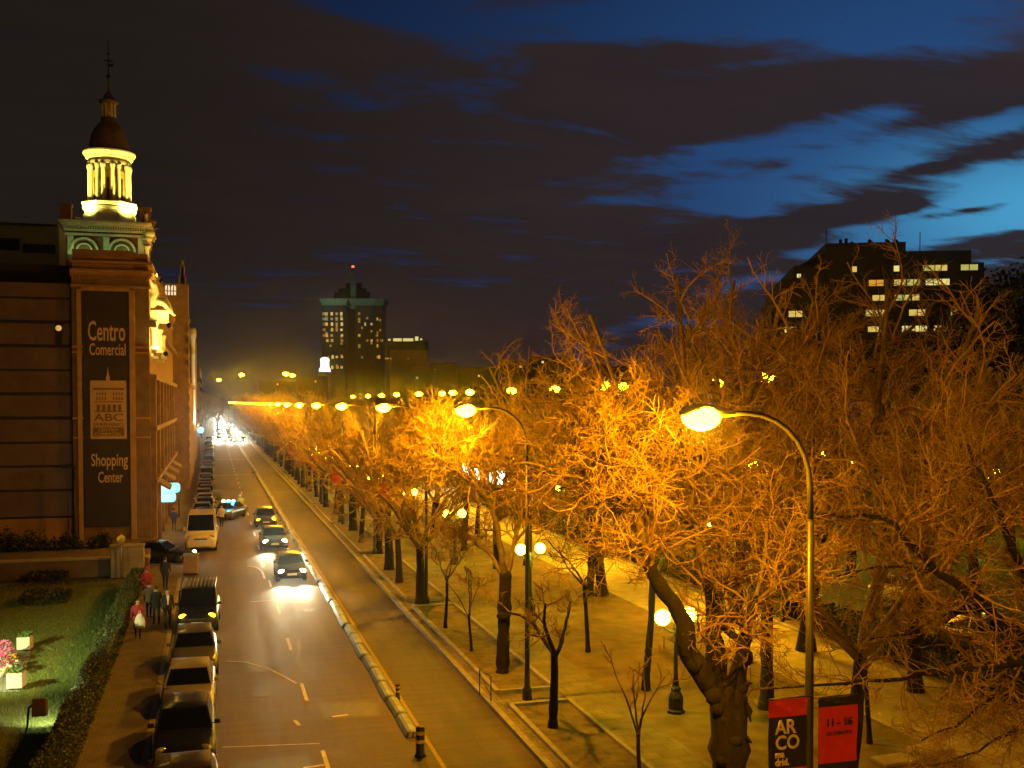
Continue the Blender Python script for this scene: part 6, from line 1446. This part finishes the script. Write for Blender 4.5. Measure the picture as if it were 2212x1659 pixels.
# office block on the right, terraces of lit windows
D2 = 150.0; c_ = at(1930, 868, D2); ob = empty('office_block', (c_.x, c_.y, 0), -YAW - R(8), 'dark stepped office block with rows of lit windows behind the trees at right', 'building'); p5 = D2 / 2290; z5 = lambda v: CAMH + (868 - v) * p5; X5 = lambda u: (u - 1930) * p5
obm = mat('office_dark', (.022, .020, .018), .85, var=.2)
tiers = [(1785, 1952, 524, 545), (1790, 2085, 545, 572), (1718, 2110, 572, 602), (1690, 2120, 602, 634), (1680, 2130, 634, 668), (1670, 2140, 668, 704), (1660, 2150, 704, 868)]
for i, (u0, u1, v0, v1) in enumerate(tiers):
    m = MB(); m.box(X5(u0), X5(u1), -i * .25, 22, z5(v1), z5(v0)); m.build('storey', obm, ob)
m = MB(); m.prismy([(X5(1722), z5(572)), (X5(1789), z5(540)), (X5(1789), z5(572))], 2, 20); m.build('sloping_roof', obm, ob)
def orow(v0, v1, segs, tier):
    for u0, u1, mi in segs:
        m = MB(); m.box(X5(u0), X5(u1), -tier * .25 - .06, -tier * .25, z5(v1), z5(v0)); f = m.build('window', wlit[mi], ob)
        m = MB(); n_ = max(1, int((u1 - u0) / 13))
        for k in range(n_ + 1): m.box(X5(u0 + (u1 - u0) * k / n_) - .05, X5(u0 + (u1 - u0) * k / n_) + .05, -tier * .25 - .1, -tier * .25 - .06, z5(v1), z5(v0))
        m.build('frame', obm, f)
orow(576, 588, ((1839, 1850, 1), (1925, 1938, 4), (1985, 2010, 3), (2010, 2036, 1), (2062, 2098, 3)), 2)
orow(606, 619, ((1873, 1905, 0), (1925, 1950, 1), (1952, 1980, 3), (1990, 2040, 4)), 3)
orow(639, 651, ((1880, 1912, 1), (1926, 1960, 3), (1962, 1978, 1)), 4)
orow(671, 684, ((1866, 1885, 3), (1885, 1912, 1), (1955, 1990, 1), (2040, 2056, 3), (2066, 2090, 1), (1705, 1735, 1)), 5)
orow(706, 718, ((1870, 1905, 1), (1940, 1995, 4), (2005, 2040, 1), (2060, 2098, 1), (1696, 1722, 4)), 6)
orow(590, 598, ((1723, 1733, 4),), 2)
m = MB()
for u, h_ in ((1824, 8), (1836, 9), (1848, 5)): m.box(X5(u) - .2, X5(u) + .2, 3, 3.4, z5(524), z5(524) + h_ * .12)
for u, v in ((1795, 480), (1995, 495)): m.tube([(X5(u), 4, z5(545)), (X5(u), 4, z5(v))], .06, 5)
m.build('rooftop_mast', obm, ob)
for u in (1886, 1922, 1940):
    m = MB(); m.M = Matrix.Translation((X5(u), 3, z5(519))) @ Matrix.Rotation(R(60), 4, 'X') @ Matrix.Rotation(R(30), 4, 'Y'); m.lathe([(.05, 0), (.35, .06), (.55, .18)], 12, cap=False); m.build('satellite_dish', obm, ob)
# wooded dark mass far right and distant woods
for u, d, s_, lb in ((2145, 85, 1.35, 'tall dark bare tree at the right edge beyond the office block'), (2190, 70, 1.15, 'dark bare tree cut by the right picture edge')):
    p = at(u, 868, d); place_tree('far2', p.x, p.y, u * .1, s_, lb, z=0)
fg = np.random.default_rng(5); leafn = mat('evergreen_leaf', (.006, .008, .003), .7, var=.3)
for i, (u, d, w_, top) in enumerate(((2165, 120, 9, 590), (2210, 95, 7, 600), (2120, 135, 7, 640), (2240, 130, 10, 560))):
    p = at(u, 868, d); h_ = CAMH + (868 - top) * d / 2290; n = 5200; d_ = unit(fg.normal(size=(n, 3))); rr_ = fg.uniform(.3, 1.0, (n, 1)) ** .6 * (1 + .25 * np.sin(d_[:, :1] * 6 + i) * np.cos(d_[:, 2:3] * 5)); P = d_ * rr_ * np.array([w_, w_, h_ * .42]) + np.array([0, 0, h_ * .58])
    t = empty('evergreen_tree', (p.x, p.y, 0), 0, ['dark evergreen mass at the right edge under the office block', 'dark evergreen cut by the right picture edge', 'dark evergreen directly right of the office block', 'tallest dark evergreen at the far right'][i], 'tree'); link(bpy.data.objects.new('crown', leaf_mesh(P, d_, .38, 60 + i, [leafn])), t); m = MB(); m.tube([(0, 0, 0), (.1, 0, h_ * .3), (0, .1, h_ * .7)], [.4, .3, .1], 8); m.build('trunk', M['bark'], t)
for i in range(26):
    d = 330 + 22 * i; u = 470 + (i * 137) % 760; p = at(u, 868, d); place_tree('far2', p.x, p.y, i, 1.2 + (i % 5) * .12, 'dark far tree closing the end of the view, one of many alike', 'far trees at the end of the view', z=0)
for i, (x, y) in enumerate(((-4.5, 275), (-3.2, 300), (-5, 330), (-4, 370), (-6, 420), (-3, 460), (2, 720), (6, 760), (-2, 800))): place_tree('far2', x, y, i * 1.3, 1.25, 'dark tree at the far left end of the street, one of many alike', 'dark trees at the left end of the street', z=0)
# ------------------------------------------------------------------ night haze lit by the lamps
hz = MB(); hz.box(-200, 420, -45, 1150, -1.2, 60)
hm = bpy.data.materials.new('haze_air'); hm.use_nodes = True; nt = hm.node_tree
nt.nodes.remove(nt.nodes['Principled BSDF']); pv = nt.nodes.new('ShaderNodeVolumePrincipled')
pv.inputs["Density"].default_value = HAZE; pv.inputs["Color"].default_value = (.9, .9, .9, 1); pv.inputs["Anisotropy"].default_value = ANI
nt.links.new(pv.outputs[0], nt.nodes['Material Output'].inputs['Volume'])
tag(hz.build('haze', hm), 'thin night haze glowing round the lamps', 'haze', kind='stuff')
